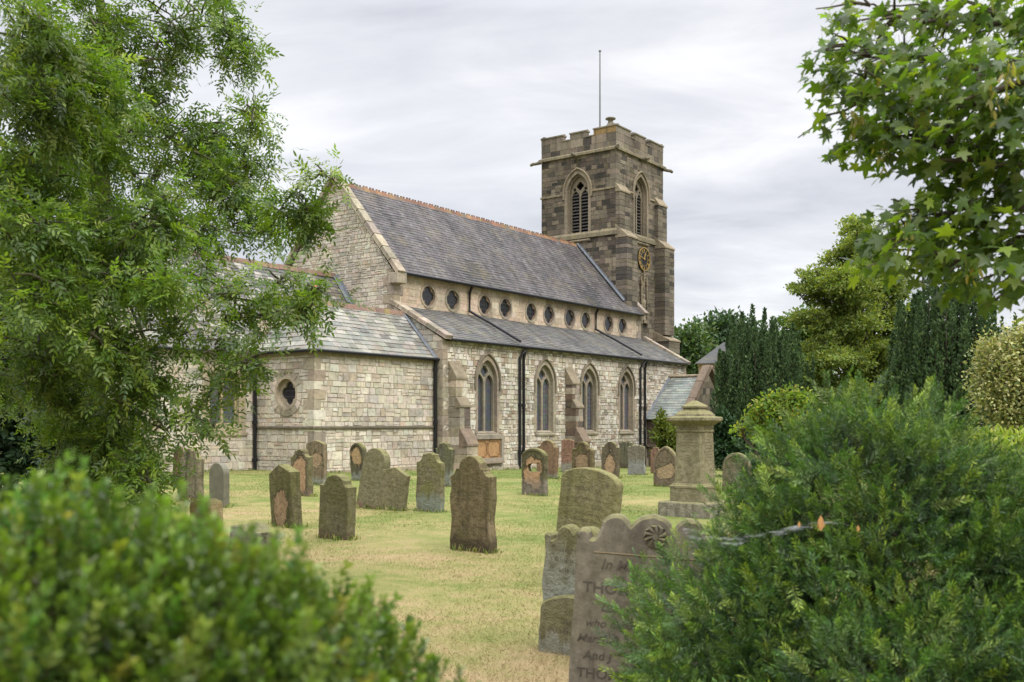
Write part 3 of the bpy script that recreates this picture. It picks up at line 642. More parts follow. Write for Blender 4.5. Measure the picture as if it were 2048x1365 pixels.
# clock
def clock():
    mb = MB(); cx, cz, r = 18.28, 9.52, 0.57; fr = S_(TV0)
    mb.prism(circle(cx, cz, r, 40), fr, 0.0, 0.07, (0.02, 0.02, 0.02), 0)
    mb.prism(circle(cx, cz, r, 40), fr, 0.06, 0.10, (.5, .4, .1), 1, [circle(cx, cz, r-0.035, 40)]); mb.prism(circle(cx, cz, r*0.6, 40), fr, 0.069, 0.078, (.5, .4, .1), 1, [circle(cx, cz, r*0.6-0.014, 40)])
    NUM = ['XII', 'I', 'II', 'III', 'IIII', 'V', 'VI', 'VII', 'VIII', 'IX', 'X', 'XI']
    def bar(p, q, wd, rot, d=0.082):
        v = Vector(q)-Vector(p); nn = Vector((-v.y, v.x)).normalized()*wd/2; c_, s_ = math.cos(rot), math.sin(rot)
        pts = [Vector(p)+nn, Vector(p)-nn, Vector(q)-nn, Vector(q)+nn]
        mb.prism([(cx+x*c_+y*s_, cz-x*s_+y*c_) for x, y in pts], fr, 0.069, d, (.5, .4, .1), 1)
    for i, sN in enumerate(NUM):
        ro = 2*PI*i/12; wd = {'I': 0.032, 'V': 0.062, 'X': 0.062}; tot = sum(wd[c_] for c_ in sN); x = -tot/2; y0, y1 = r*0.64, r*0.90
        for c_ in sN:
            m_ = x+wd[c_]/2
            if c_ == 'I': bar((m_, y0), (m_, y1), 0.016, ro)
            if c_ == 'V': bar((x+.008, y1), (m_, y0), 0.015, ro); bar((x+wd[c_]-.008, y1), (m_, y0), 0.013, ro, .083)
            if c_ == 'X': bar((x+.008, y1), (x+wd[c_]-.008, y0), 0.015, ro); bar((x+wd[c_]-.008, y1), (x+.008, y0), 0.013, ro, .083)
            x += wd[c_]
    bar((0, -0.06), (0, r*0.86), 0.035, 2*PI*47/60, .1); bar((0, -0.06), (0, r*0.55), 0.055, 2*PI*(12.78)/12, .092)
    mb.prism(circle(cx, cz, 0.045, 12), fr, 0.07, 0.115, (.5, .4, .1), 1)
    return mb.build('clock', [M_DIAL, M_GOLD], tower)
clock()
mb = MB(); fr = S_(TV0); nx = 18.25; ncol = (0.22, 0.18, 0.125)
mb.prism([(nx-.26, 6.5), (nx+.26, 6.5), (nx+.26, 8.5), (nx, 8.85), (nx-.26, 8.5)], fr, -0.1, 0.03, ncol, 0, [[(nx-.15, 6.75), (nx+.15, 6.75), (nx+.15, 8.0), (nx, 8.25), (nx-.15, 8.0)]])
mb.prism([(nx-.2, 6.7), (nx+.2, 6.7), (nx+.2, 8.3), (nx-.2, 8.3)], fr, -0.16, -0.1, (0.1, 0.085, 0.06))
for sg in (-1, 1):
    P = lambda z, d=.1: fr(nx+sg*.27, z, d)
    mb.tube([P(6.25), P(6.45), P(8.35), P(8.75)], [0.03, 0.06, 0.055, 0.01], 6, ncol)
    for z in (6.4, 7.4, 8.3): mb.tube([P(z-.04), P(z+.04)], 0.085, 6, ncol)
    for kz in range(4): mb.tube([fr(nx+sg*(.25-.05*kz), 8.3+.14*kz, .06), fr(nx+sg*(.3-.05*kz), 8.36+.14*kz, .1)], 0.035, 5, ncol)
mb.tube([fr(nx, 8.5, .08), fr(nx, 8.75, .1), fr(nx, 8.98, .08)], [.06, .05, .03], 6, ncol)
mb.prism([(nx-.2, 6.55), (nx+.2, 6.55), (nx+.14, 6.4), (nx-.14, 6.4)], fr, 0, .18, ncol)
mb.build('niche', M_TOWER, tower)
mb = MB(); sc_ = (0.27, 0.225, 0.16)
mb.tube([fr(nx, z, .0+d) for z, d in ((6.56, 0.05), (6.7, .05), (7.0, .04), (7.3, .05), (7.5, .05), (7.56, .05), (7.62, .05), (7.7, .05), (7.78, .05), (7.83, .05))], [.13, .12, .1, .11, .13, .06, .06, .085, .075, .02], 8, sc_)
for sg in (-1, 1): mb.tube([fr(nx+sg*.12, 7.46, .05), fr(nx+sg*.15, 7.25, .06), fr(nx+sg*.03, 7.18, .14)], [.045, .04, .035], 6, sc_)
mb.build('statue', M_TOWER, tower)
# --- vestry
VU, VV, VR, VE = -5.21, 0.3, 1.58, 3.62
rw = (1.45, 2.44)
mb = MB()
masonry(mb, S_(VV), [(VU, GB), (0, GB), (0, VE), (VU, VE)], (), CREAM, (0.12, 0.26), (0.14, 0.42), 0.02, (0.005, 0.022), 0.3, jit=0.012)
masonry(mb, E_(VU), [(VV, GB), (2.8, GB), (2.8, VE), (VV, VE)], [circle(*rw, 0.42)], CREAM, (0.11, 0.23), (0.13, 0.38), 0.02, (0.005, 0.022), 0.3, jit=0.012, cuts=[circle(*rw, 0.66)])
quoins(mb, VU, VV, GB, VE-0.1, 1, 1, DRESS[:1]+CREAM[:2]+DRESS, 0.42, 0.24, 0.022)
mb.box((VU-.06, VV-.06, GB), (0.0, VV-.001, 0.22), (0.33, 0.28, 0.2), jit=0.008)
vestry = mb.build('vestry', M_WALL, church)
def band(name, z, h, p, col):
    mb = MB(); mb.box((VU-p, VV-p, z), (0.0, VV+.0, z+h), col); mb.box((VU-p, VV+.001, z+.001), (VU+.0, 2.8, z+h-.001), col); return mb.build(name, M_DRESS, vestry, bevel=0.025)
band('string_course', 1.40, 0.09, 0.07, (0.14, 0.12, 0.085)); band('cornice', VE-0.13, 0.14, 0.05, (0.3, 0.24, 0.165))
# round window with voussoirs
mb = MB(); fr = E_(VU)
for i in range(16):
    a0, a1 = 2*PI*i/16+.015, 2*PI*(i+1)/16-.015
    q = [(rw[0]+r_*math.cos(a), rw[1]+r_*math.sin(a)) for r_, aa in ((.49, (a0, (a0+a1)/2, a1)), (.67, (a1, (a0+a1)/2, a0))) for a in aa]
    mb.prism(q, fr, -.02, .02+random.uniform(0, .01), pick(CREAM[:4]+DRESS))
mb.prism(circle(*rw, 0.492, 32), fr, -0.2, 0.03, (0.36, 0.3, 0.22), 0, [circle(*rw, 0.41, 32)])
rwin = mb.build('round_window', M_DRESS, church)
mb = MB(); mb.prism(circle(*rw, .409, 32), fr, -.19, -.1, (.34, .285, .21), 0, [foil(*rw, .17, .165)]); mb.build('tracery', M_DRESS, rwin)
mb = MB(); mb.prism(circle(*rw, .4, 32), fr, -.2, -.16, (.1, .1, .1)); mb.build('glass', M_GLASSC, rwin)
# hipped roof
eo = 0.14; RZ = 5.2; HU = -4.0
mb = MB(); e0 = Vector((VU-eo, VV-eo, VE+.02)); sl = Vector((0, VR, RZ))-Vector((0, VV-eo, VE+.02)); Ls = sl.length; Lu = -VU+eo
slates(mb, e0, (1, 0, 0), sl, [(0, 0), (Lu, 0), (Lu, Ls), (HU-VU+eo, Ls)], 0.34, 0.2, 0.016, GREEN, grad=0.3)
hd = Vector((HU, 0, RZ))-Vector((VU-eo, 0, VE+.02)); Lh = hd.length
wv = 2*(VR-VV+eo)
slates(mb, e0, (0, 1, 0), hd, [(0, 0), (wv, 0), (wv/2, Lh)], 0.34, 0.2, 0.016, GREEN, grad=0.3)
slN = Vector((0, VR, RZ))-Vector((0, 2*VR-VV+eo, VE+.02))
slates(mb, e0+Vector((0, wv, 0)), (1, 0, 0), slN, [(0, 0), (Lu, 0), (Lu, Ls), (HU-VU+eo, Ls)], 0.34, 0.2, 0.016, GREEN, grad=0.3)
mb.build('vestry_roof', M_SLATEG, vestry)
mb = MB(); mb.tube([(VU-eo, VV-eo, VE+.04), (HU, VR, RZ+.02)], .018, 6)
mb.add([(-.02, VV-eo, VE+.06), (-.22, VV-eo, VE+.06), (-.22, VR, RZ+.05), (-.02, VR, RZ+.05)], [(0, 1, 2, 3)], (.05, .05, .05)); mb.build('lead_flashing', M_LEAD, vestry)
rt = ridge_tiles('ridge_tiles', HU, 0.0, VR, RZ+.03, False, vestry, 0.42, 0.12)
mb = MB(); mb.lathe([(.09, RZ), (.07, RZ+.08), (.05, RZ+.14), (.05, RZ+.2), (.085, RZ+.24), (.05, RZ+.28), (.06, RZ+.33), (.085, RZ+.38), (.07, RZ+.45), (.02, RZ+.49)], 10, (.40, .15, .06), 0, (HU, VR)); mb.build('finial', M_TERRA, vestry)
mb = MB(); mb.tube([(VU-eo-.03, VV-eo-.03, VE), (0.02, VV-eo-.03, VE)], .05, 8); mb.tube([(VU-eo-.03, VV-eo-.03, VE), (VU-eo-.03, 2.75, VE)], .05, 8); mb.build('gutter', M_PIPE, vestry)
downpipe([(-.12, VV-.16, VE), (-.12, VV-.1, VE-.2), (-.12, VV-.1, -.2)], .055, (3.3, 1.6, .4), vestry)
# --- chancel
CU, CVS, CE, CRZ = -8.9, 2.8, 3.62, 6.75
mb = MB(); cw = [(-6.86, 1.5), (-5.84, 1.5), (-5.84, 3.0), (-6.86, 3.0)]
masonry(mb, S_(CVS), [(CU, GB), (VU+.01, GB), (VU+.01, CE), (CU, CE)], [cw], CREAM, (0.15, 0.3), (0.2, 0.55), 0.013, (0.005, 0.018), 0.2, cuts=[[(-7.1, 1.3), (-5.6, 1.3), (-5.6, 3.2), (-7.1, 3.2)]])
masonry(mb, E_(CU), [(CVS, GB), (7.02, GB), (7.02, CE), (VC, CRZ), (CVS, CE)], (), CREAM, (0.15, 0.3), (0.2, 0.55))
quoins(mb, CU, CVS, GB, CE, 1, 1, DRESS)
chancel = mb.build('chancel', M_WALL, church)
mb = MB(); fr = S_(CVS)
lights = [arch(x, 1.58, .21, 2.62, .24, 7) for x in (-6.6, -6.1)]
mb.prism([(-7.1, 1.3), (-5.6, 1.3), (-5.6, 3.2), (-7.1, 3.2)], fr, -.2, .025, (.4, .33, .23), 0, [cw]); mb.prism([(-6.85, 1.51), (-5.85, 1.51), (-5.85, 2.99), (-6.85, 2.99)], fr, -.18, -.1, (.4, .32, .2), 0, lights)
mb.prism([(-7.15, 1.22), (-5.55, 1.22), (-5.55, 1.3), (-7.15, 1.3)], fr, 0, .07, (.36, .3, .21)); cwn = mb.build('window', M_DRESS, church)
mb = MB(); mb.prism([(-6.84, 1.52), (-5.86, 1.52), (-5.86, 2.98), (-6.84, 2.98)], fr, -.2, -.16, (.1, .1, .1)); mb.build('glass', M_GLASSD, cwn)
mb = MB(); sl = Vector((0, VC, CRZ))-Vector((0, CVS-.16, CE)); Lc = sl.length
slates(mb, (CU+.02, CVS-.16, CE), (1, 0, 0), sl, [(0, 0), (-CU-.02, 0), (-CU-.02, Lc), (0, Lc)], .3, .19, .015, GREEN[:4]+GREY, grad=.3)
sl = Vector((0, VC, CRZ))-Vector((0, 7.02+.16, CE)); slates(mb, (CU+.02, 7.18, CE), (1, 0, 0), sl, [(0, 0), (-CU-.02, 0), (-CU-.02, Lc), (0, Lc)], .5, .4, .015, GREEN)
mb.build('chancel_roof', slate_mat('lichened_slate', (.30, .21, .09), .6, .7), chancel)
ridge_tiles('ridge_tiles', CU, 0.0, VC, CRZ+.03, False, chancel, .42, .12)
mb = MB(); mb.add([(-.02, CVS-.1, CE+.15), (-.2, CVS-.1, CE+.15), (-.2, VC, CRZ+.07), (-.02, VC, CRZ+.07), (-.02, VC, CRZ+.25), (-.02, CVS-.1, CE+.4)], [(0, 1, 2, 3), (0, 3, 4, 5)], (.1, .1, .1)); mb.build('lead_flashing', M_LEAD, chancel)
mb = MB(); mb.tube([(CU, CVS-.2, CE-.02), (VU, CVS-.2, CE-.02)], .05, 8); mb.build('gutter', M_PIPE, chancel)
downpipe([(VU-.12, CVS-.18, CE-.02), (VU-.12, CVS-.1, CE-.25), (VU-.12, CVS-.1, -.2)], .055, (3.2, 1.6, .5), chancel)
# --- porch
PU0, PUC, PZE, PZR, PV = 13.55, 15.55, 1.74, 3.6, -1.95
mb = MB(); pu1 = 2*PUC-PU0
masonry(mb, E_(PU0), [(PV, -.9), (0, -.9), (0, PZE+.02), (PV, PZE+.02)], (), RED, (.22, .34), (.3, .7), .012, (.004, .015), .1, (.16, .13, .1))
masonry(mb, S_(PV), [(PU0, -.9), (pu1, -.9), (pu1, PZE), (PUC, PZR+.1), (PU0, PZE)], (), BROWN2, (.22, .34), (.3, .7), .012, (.004, .015), .1, (.16, .13, .1))
mb.add([(pu1, PV, -.9), (pu1, 0, -.9), (pu1, 0, PZE), (pu1, PV, PZE)], [(0, 1, 2, 3)], (.2, .16, .11))
mb.box((PU0-.08, PV, .55), (PU0-.001, -.01, .65), (.2, .16, .12)); porch = mb.build('porch', M_TOWER, church)
mb = MB(); sl = Vector((PUC, 0, PZR))-Vector((PU0-.15, 0, PZE)); Lp = sl.length
slates(mb, (PU0-.15, PV+.02, PZE), (0, 1, 0), sl, [(0, 0), (-PV-.03, 0), (-PV-.03, Lp), (0, Lp)], .27, .17, .014, [((.2, .22, .2), 4), ((.23, .245, .215), 3), ((.16, .175, .165), 2)])
sl = Vector((PUC, 0, PZR))-Vector((pu1+.15, 0, PZE)); slates(mb, (pu1+.15, PV+.02, PZE), (0, 1, 0), sl, [(0, 0), (-PV-.03, 0), (-PV-.03, Lp), (0, Lp)], .4, .3, .014, GREEN)
mb.build('porch_roof', M_SLATEG, porch)
mb = MB(); mb.tube([(PUC, PV, PZR+.04), (PUC, -.02, PZR+.04)], .07, 8, (.27, .22, .15)); mb.build('ridge_tiles', M_DRESS, porch)
mb = MB(); d_ = Vector((PUC, 0, PZR))-Vector((PU0-.15, 0, PZE))
mb.add([(PU0-.15, -.01, PZE+.05), (PU0-.15, -.14, PZE+.05), (PUC, -.14, PZR+.05), (PUC, -.01, PZR+.05), (PUC, -.01, PZR+.2), (PU0-.15, -.01, PZE+.2)], [(0, 1, 2, 3), (0, 3, 4, 5)], (.1, .1, .1)); mb.build('lead_flashing', M_LEAD, porch)
for u0 in (PU0, pu1): coping('coping', (u0+(-.2 if u0 < PUC else .2), PV-.16, PZE+.02), (PUC, PV-.16, PZR+.36), .36, .2, porch, (0, 1, 0), n=3, col=(.16, .12, .088))
# ------------------------------------------------------------------ turret building far right of the tower
c0 = at(1448, 845, 62)
tur = MB(); h0 = 1.35
fr_ = lambda sx: (lambda s, t, d: (-h0-d, s, t))
masonry(tur, lambda s, t, d: (s, -h0-d, t), [(-h0, -1), (h0, -1), (h0, 5.2), (-h0, 5.2)], [arch(-.55, 4.1, .3, 4.6, .3)], [((.40, .29, .17), 3), ((.36, .25, .15), 2)], (.25, .35), (.4, .8), .012, (.003, .01), .0, (.3, .23, .15))
masonry(tur, lambda s, t, d: (-h0-d, s, t), [(-h0, -1), (h0, -1), (h0, 5.2), (-h0, 5.2)], (), [((.36, .26, .15), 3)], (.25, .35), (.4, .8), .012, (.003, .01), .0, (.3, .23, .15))
tur.box((-h0+.01, -h0+.25, -1), (h0, h0, 5.19), (.05, .05, .05))
for z in (3.95, 5.1): tur.box((-h0-.06, -h0-.06, z), (h0+.06, -h0-.03+.03-.002, z+.12), (.38, .28, .17))
turo = tur.build('stone_turret', M_DRESS); turo.location = (c0.x, c0.y, 0); turo.rotation_euler = (0, 0, -0.35)
tag(turo, 'small square stone turret with pyramid slate roof and round arched opening beyond the porch', 'turret')
mb = MB(); q = h0+.22; mb.add([(-q, -q, 5.2), (q, -q, 5.2), (q, q, 5.2), (-q, q, 5.2), (0, 0, 6.6)], [(0, 1, 4), (1, 2, 4), (2, 3, 4), (3, 0, 4), (0, 1, 2, 3)], (.065, .066, .068)); mb.build('roof', M_SLATE, turo)
# ------------------------------------------------------------------ gravestones
def grave_mat(name, base, face=None, patch=None, patch_c=(0.5, 0.55), patch_r=(0.25, 0.3), foot=None, foot_h=0.25, algae=(0.10, 0.105, 0.03), alg=0.5, dark=0.55, lich=0.25, rel=0.9):
    """weathered sandstone: object x = width, z = up in metres; patch = spalled area, foot = splash band"""
    mt, t = new_mat(name)
    ob = t.n('ShaderNodeTexCoord').outputs['Object']; info = t.n('ShaderNodeObjectInfo').outputs['Random']
    ob2 = t.vmath('ADD', ob, t.n('ShaderNodeCombineXYZ', {0: t.math('MULTIPLY', info, 31.0), 1: 0.0, 2: t.math('MULTIPLY', info, 17.0)}).outputs[0])
    sp = t.n('ShaderNodeSeparateXYZ', {0: ob})
    a = t.noise(ob2, 3.2, 5, 0.65); b = t.noise(ob2, 14.0, 5, 0.65); g = t.noise(ob2, 60.0, 3, 0.6); st = t.noise(t.mapping(ob2, (11, 11, 1.1)), 1.0, 4, 0.65)
    c = t.mix(1.0, base, t.ramp(b, [(0.25, 0.5), (0.5, 1.0), (0.75, 1.5)]), 'MULTIPLY')
    c = t.mix(t.ramp(a, [(0.36, 0.0), (0.62, alg)]), c, algae)
    c = t.mix(t.ramp(st, [(0.48, 0.0), (0.66, dark)]), c, (0.03, 0.027, 0.02))
    hgt = t.math('ADD', b, t.math('MULTIPLY', g, 0.4))
    if patch:
        dx = t.math('DIVIDE', t.math('SUBTRACT', sp.outputs[0], patch_c[0]), patch_r[0]); dz = t.math('DIVIDE', t.math('SUBTRACT', sp.outputs[2], patch_c[1]), patch_r[1])
        d = t.math('SQRT', t.math('ADD', t.math('MULTIPLY', dx, dx), t.math('MULTIPLY', dz, dz)))
        d = t.math('ADD', d, t.math('ADD', t.math('MULTIPLY', t.math('SUBTRACT', a, 0.5), 1.7), t.math('MULTIPLY', t.math('SUBTRACT', b, 0.5), 0.7))); fr_ = t.math('LESS_THAN', sp.outputs[1], -0.02)
        edge = t.ramp(d, [(0.84, 1.0), (0.9, 0.0)]); rim = t.ramp(d, [(0.88, 0.75), (1.25, 0.0)])
        c = t.mix(t.math('MULTIPLY', rim, fr_), c, (0.03, 0.026, 0.02))
        c = t.mix(t.math('MULTIPLY', edge, fr_), c, t.mix(1.0, patch, t.ramp(b, [(0.3, 0.65), (0.7, 1.2)]), 'MULTIPLY'))
        hgt = t.math('SUBTRACT', hgt, t.math('MULTIPLY', edge, 1.2))
    if foot:
        zz = t.math('ADD', sp.outputs[2], t.math('MULTIPLY', t.math('SUBTRACT', st, 0.5), 0.45))
        m_ = t.n('ShaderNodeMapRange', {'Value': zz, 'From Min': foot_h*0.75, 'From Max': foot_h*1.15, 'To Min': 0.85, 'To Max': 0.0}).outputs[0]
        c = t.mix(t.math('MULTIPLY', m_, t.ramp(b, [(0.3, 0.35), (0.6, 1.0)])), c, foot)
    nz = t.n('ShaderNodeSeparateXYZ', {0: t.n('ShaderNodeNewGeometry').outputs['True Normal']}).outputs[2]
    c = t.mix(t.math('MULTIPLY', t.ramp(nz, [(0.25, 0.0), (0.6, 0.75)]), t.ramp(b, [(0.3, 0.3), (0.6, 1.0)])), c, (0.20, 0.19, 0.075))
    l = t.noise(ob2, 38.0, 2, 0.5); c = t.mix(t.ramp(l, [(0.66, 0.0), (0.72, lich)]), c, (0.36, 0.36, 0.31))
    finish(t, c, 0.93, hgt, rel, 0.035 if rel > 0.5 else 0.012, 0.15); return mt
OLIVE, BRN, REDS, TANP, PALE = (0.155, 0.13, 0.08), (0.16, 0.115, 0.075), (0.16, 0.09, 0.065), (0.35, 0.22, 0.115), (0.23, 0.245, 0.2)
def cr(pts, n=5):
    """Catmull-Rom through points"""
    out = []
    for i in range(len(pts)-1):
        p0 = pts[max(i-1, 0)]; p1 = pts[i]; p2 = pts[i+1]; p3 = pts[min(i+2, len(pts)-1)]
        for k in range(n):
            u = k/n; out.append(tuple(0.5*((2*p1[j])+(-p0[j]+p2[j])*u+(2*p0[j]-5*p1[j]+4*p2[j]-p3[j])*u*u+(-p0[j]+3*p1[j]-3*p2[j]+p3[j])*u**3) for j in (0, 1)))
    return out+[pts[-1]]
def arc(cx, cz, r, a0, a1, n=10): return [(cx+r*math.cos(R(a0+(a1-a0)*i/n)), cz+r*math.sin(R(a0+(a1-a0)*i/n))) for i in range(n+1)]
def top_half(shape, w, h):
    """right half of the outline, from the shoulder up to the middle; w half width, h height"""
    if shape == 'round': return [(w, h-w*0.62)]+[(w*math.cos(q), h-w*0.62+w*0.62*math.sin(q)) for q in np.linspace(0.15, PI/2, 9)]
    if shape == 'semi': return arc(0, h-w, w, 0, 90, 12)
    if shape == 'segment': return [(w*math.cos(q), h-w*0.42+w*0.42*math.sin(q)) for q in np.linspace(0.0, PI/2, 12)]
    if shape == 'point': return [(w, h-w*0.55), (0, h)]
    if shape == 'lowpoint': return [(w, h-w*0.36), (0, h)]
    if shape == 'softpoint': return [(w, h-w*0.36), (w*.94, h-w*.26), (w*0.5, h-w*.12), (w*0.18, h-w*.02), (0, h)]
    if shape == 'gothic':
        Rr = 1.45*w; zs = h-math.sqrt(Rr*Rr-(Rr-w)**2); a1 = math.acos((Rr-w)/Rr)
        return [(w-Rr+Rr*math.cos(a1*i/10), zs+Rr*math.sin(a1*i/10)) for i in range(11)]
    if shape == 'shoulder': return [(w, h-w*0.55), (w*0.78, h-w*0.55), (w*0.72, h-w*.5)]+[(w*.66*math.cos(q), h-w*.48+w*.48*math.sin(q)) for q in np.linspace(0.1, PI/2, 9)]
    if shape == 'bigshoulder': return [(w, h-w*0.82)]+cr([(w*.97, h-w*.8), (w*.8, h-w*.74), (w*.7, h-w*.58), (w*.68, h-w*.5)], 4)+[(w*.56, h-w*.5)]+arc(0, h-w*.54, w*.54, 4, 90, 10)
    if shape == 'scroll': return [(w, h-w*.62)]+cr([(w*.98, h-w*.6), (w*.8, h-w*.56), (w*.6, h-w*.4), (w*.52, h-w*.16), (w*.44, h-w*.06), (w*.33, h-w*.1), (w*.26, h-w*.1), (w*.16, h-w*.01), (0, h)], 4)
    if shape == 'ogee': return [(w, h-w*.7)]+cr([(w*.98, h-w*.66), (w*.86, h-w*.55), (w*.7, h-w*.6), (w*.52, h-w*.42), (w*.42, h-w*.16), (w*.2, h-w*.02), (0, h)], 4)
    if shape == 'scallop': return arc(w*.8, h-w*.32, w*.2, 0, 150, 7)+arc(w*.4, h-w*.22, w*.22, 20, 160, 7)+arc(0, h-w*.2, w*.2, 20, 90, 5)
    if shape == 'trefoil': return [(w, h-w*1.0)]+arc(w*.74, h-w*.82, w*.27, -10, 120, 7)+arc(0, h-w*.55, w*.55, 5, 90, 9)
    if shape == 'ornate': return arc(w*.9, h-w*.33, w*.1, -20, 150, 6)+cr([(w*.8, h-w*.36), (w*.74, h-w*.34), (w*.68, h-w*.2)], 3)+arc(w*.48, h-w*.22, w*.2, 10, 140, 7)+arc(0, h-w*.32, w*.32, 28, 90, 7)
    return [(w, h), (0, h)]
def outline(shape, W, H, rough=0.004, worn=0.0):
    rt_ = top_half(shape, W/2, H); z0 = rt_[0][1]; side = []
    for i in range(9):
        z = -0.25+(z0+0.25)*i/9
        side.append((W/2+random.gauss(0, rough)-worn*max(0, math.sin(i*1.3+1))*0.02, z))
    left = [(-W/2+random.gauss(0, rough)+worn*max(0, math.sin(i*1.7))*0.02, -0.25+(z0+0.25)*i/9) for i in range(9)]
    top = [(x+random.gauss(0, rough*.5), z+random.gauss(0, rough*.5)) for x, z in rt_]
    topl = [(-x+random.gauss(0, rough*.4), z+random.gauss(0, rough*.4)) for x, z in rt_[::-1][1:]]
    out = side+top+topl+left[::-1]; res = [out[0]]
    for p in out[1:]:
        if math.hypot(p[0]-res[-1][0], p[1]-res[-1][1]) > 0.004: res.append(p)
    return res
def inset(poly, d):
    n = len(poly); out = []
    for i in range(n):
        a, b, c_ = Vector(poly[i-1]), Vector(poly[i]), Vector(poly[(i+1) % n]); e1, e2 = (b-a), (c_-b)
        n1, n2 = Vector((-e1.y, e1.x)), Vector((-e2.y, e2.x))
        nn = n1.normalized()+n2.normalized() if n1.length > 1e-6 and n2.length > 1e-6 else n1+n2
        out.append(tuple(b+nn.normalized()*d) if nn.length > 1e-6 else tuple(b))
    return out
def slab_mesh(mb, out, T, col=(1, 1, 1), holes=(), ch=0.010):
    fr = lambda s, t_, d: (s, -d, t_)
    o_in = inset(ccw(out), ch); o = ccw(out); n = len(o)
    def cap(loop, hs, d):
        flat = [p for L in [loop]+hs for p in L]; tr = tessellate_polygon([[Vector((p[0], p[1], 0)) for p in L] for L in [loop]+hs])
        mb.add([fr(x, y, d) for x, y in flat], [tuple(q) for q in tr], col)
    hs = [list(h) for h in holes]
    cap(o_in, hs, T/2); cap(o_in, hs, -T/2)
    rings = [(o_in, T/2), (o, T/2-ch), (o, -T/2+ch), (o_in, -T/2)]
    for (p, d0), (q, d1) in zip(rings, rings[1:]):
        vs_ = [fr(x, y, d0) for x, y in p]+[fr(x, y, d1) for x, y in q]; mb.add(vs_, [(i, (i+1) % n, n+(i+1) % n, n+i) for i in range(n)], col)
    for h in hs:
        k = len(h); vs_ = [fr(x, y, T/2) for x, y in h]+[fr(x, y, -T/2) for x, y in h]; mb.add(vs_, [(i, (i+1) % k, k+(i+1) % k, k+i) for i in range(k)], col)
M_MARK = plain_mat('worn_incised_lettering', (0.075, 0.064, 0.045), 0.95, 30, 0.3, 0, 0.4)
def worn_lines(root, rows, T, W, parent_name='inscription', hgt=0.022, dens=0.8, mat=None):
    """rows of worn, illegible incised strokes on the face; rows = (z, half width)"""
    mb = MB()
    for z, hw in rows:
        x = -hw
        while x < hw:
            wl = random.uniform(0.05, 0.16)
            if random.random() < dens:
                xx = x
                while xx < min(x+wl, hw):
                    h = hgt*random.uniform(0.5, 1.0); wd = random.uniform(0.003, 0.006); zz = z+random.uniform(-.002, .002); sl_ = random.uniform(-.006, .006)
                    y = -T/2-0.0012
                    mb.add([(xx, y, zz), (xx+wd, y, zz), (xx+wd+sl_, y, zz+h), (xx+sl_, y, zz+h)], [(0, 1, 2, 3)], (.5, .5, .5)); xx += random.uniform(.009, .017)
            x += wl+0.03
    if mb.v: mb.build(parent_name, mat or M_MARK, root)
GR = 'gravestones in the churchyard'; GPOS = []
def gravestone(l, r, top, base, shape, mat, label, T=0.11, roll=0.0, pitch=0.0, rough=0.004, worn=0.0, rows=(), yaw=0.0, hole=None, rim=None, bx=None, name='gravestone'):
    """l, r, base: foot of the stone as seen; facing east like the church's east end"""
    x, y = on_ground((l+r)/2, base); xr = x/y
    W = ((r-l)/F*y-T*(.593-.805*xr))/(.805+.593*xr); W = max(W, .2); H = (base-top)/F*y
    H /= max(0.8, math.cos(R(roll)))
    mb = MB(); out = outline(shape, W, H, rough, worn); holes = [[(hx*W, hz*H) for hx, hz in hole]] if hole else []
    slab_mesh(mb, out, T, holes=holes)
    o = mb.build(name, mat)
    # the near side of the foot is what the eye sees: push the centre back half a thickness
    o.location = (x+.2*T, y+.4*T, float(ground(x, y))-.01)
    o.rotation_euler = Euler((R(pitch), R(roll), -TH+R(yaw)), 'XYZ'); GPOS.append((x, y, W, T))
    tag(o, label, 'gravestone', GR)
    if rim:
        hd, wd = rim; po = [p for p in inset(ccw(out), .02) if p[1] > .1*H]; pi_ = [p for p in inset(ccw(out), .02+wd) if p[1] > .1*H]
        mr = MB(); k = len(po)
        if len(pi_) == k:
            po = po[:]; fr = lambda s, t_, d: (s, -d, t_)
            # find the open gap at the foot and walk the band as a strip
            g = max(range(k), key=lambda i: math.hypot(po[i][0]-po[(i+1) % k][0], po[i][1]-po[(i+1) % k][1])); idx = [(g+1+i) % k for i in range(k)]
            vs_ = []
            for i in idx: vs_ += [fr(*po[i], T/2-.001), fr(*po[i], T/2+hd), fr(*pi_[i], T/2+hd), fr(*pi_[i], T/2-.001)]
            fs = [(4*i+j, 4*i+j+1, 4*i+5+j, 4*i+4+j) for i in range(k-1) for j in range(3)]+[(0, 1, 2, 3), (4*k-4, 4*k-3, 4*k-2, 4*k-1)]
            mr.add(vs_, fs, (1, 1, 1)); mr.build('moulded_border', mat, o)
    if rows: worn_lines(o, [(z*H, q*W/2) for z, q in rows], T, W)
    return o, W, H, T
gm = grave_mat
ROWS = [(.74, .6), (.68, .7), (.62, .66), (.56, .7), (.5, .62)]
gravestone(341, 366, 893, 968, 'ogee', gm('red_worn_stone', REDS, foot=PALE, foot_h=.15, alg=.25), 'narrow reddish gravestone half hidden behind the streaked scroll topped one near the chancel wall', .1, 4)
gravestone(353, 404, 897, 1003, 'scroll', gm('streaked_stone', (.2, .17, .115), patch=None, foot=(.10, .07, .05), foot_h=.1, dark=.85, alg=.35, lich=.5), 'scroll topped gravestone with black vertical streaks and pale lichen near the chancel wall', .13, 1, worn=1)
gravestone(413, 455, 925, 1014, 'semi', plain_mat('smooth_grey_green_stone', (.125, .12, .085), .55, 8, .1, 0, .25), 'small smooth round topped gravestone with a shiny pale top edge', .13, 0, rough=.001)
gravestone(535, 599, 928, 1055, 'point', gm('mossy_pointed_stone', (.13, .115, .06), patch=(.27, .185, .11), patch_c=(0, .28), patch_r=(.17, .36), alg=.7, algae=(.075, .08, .02)), 'mossy house shaped gravestone leaning left with a tall bare tan patch', .2, -5, rough=.003)
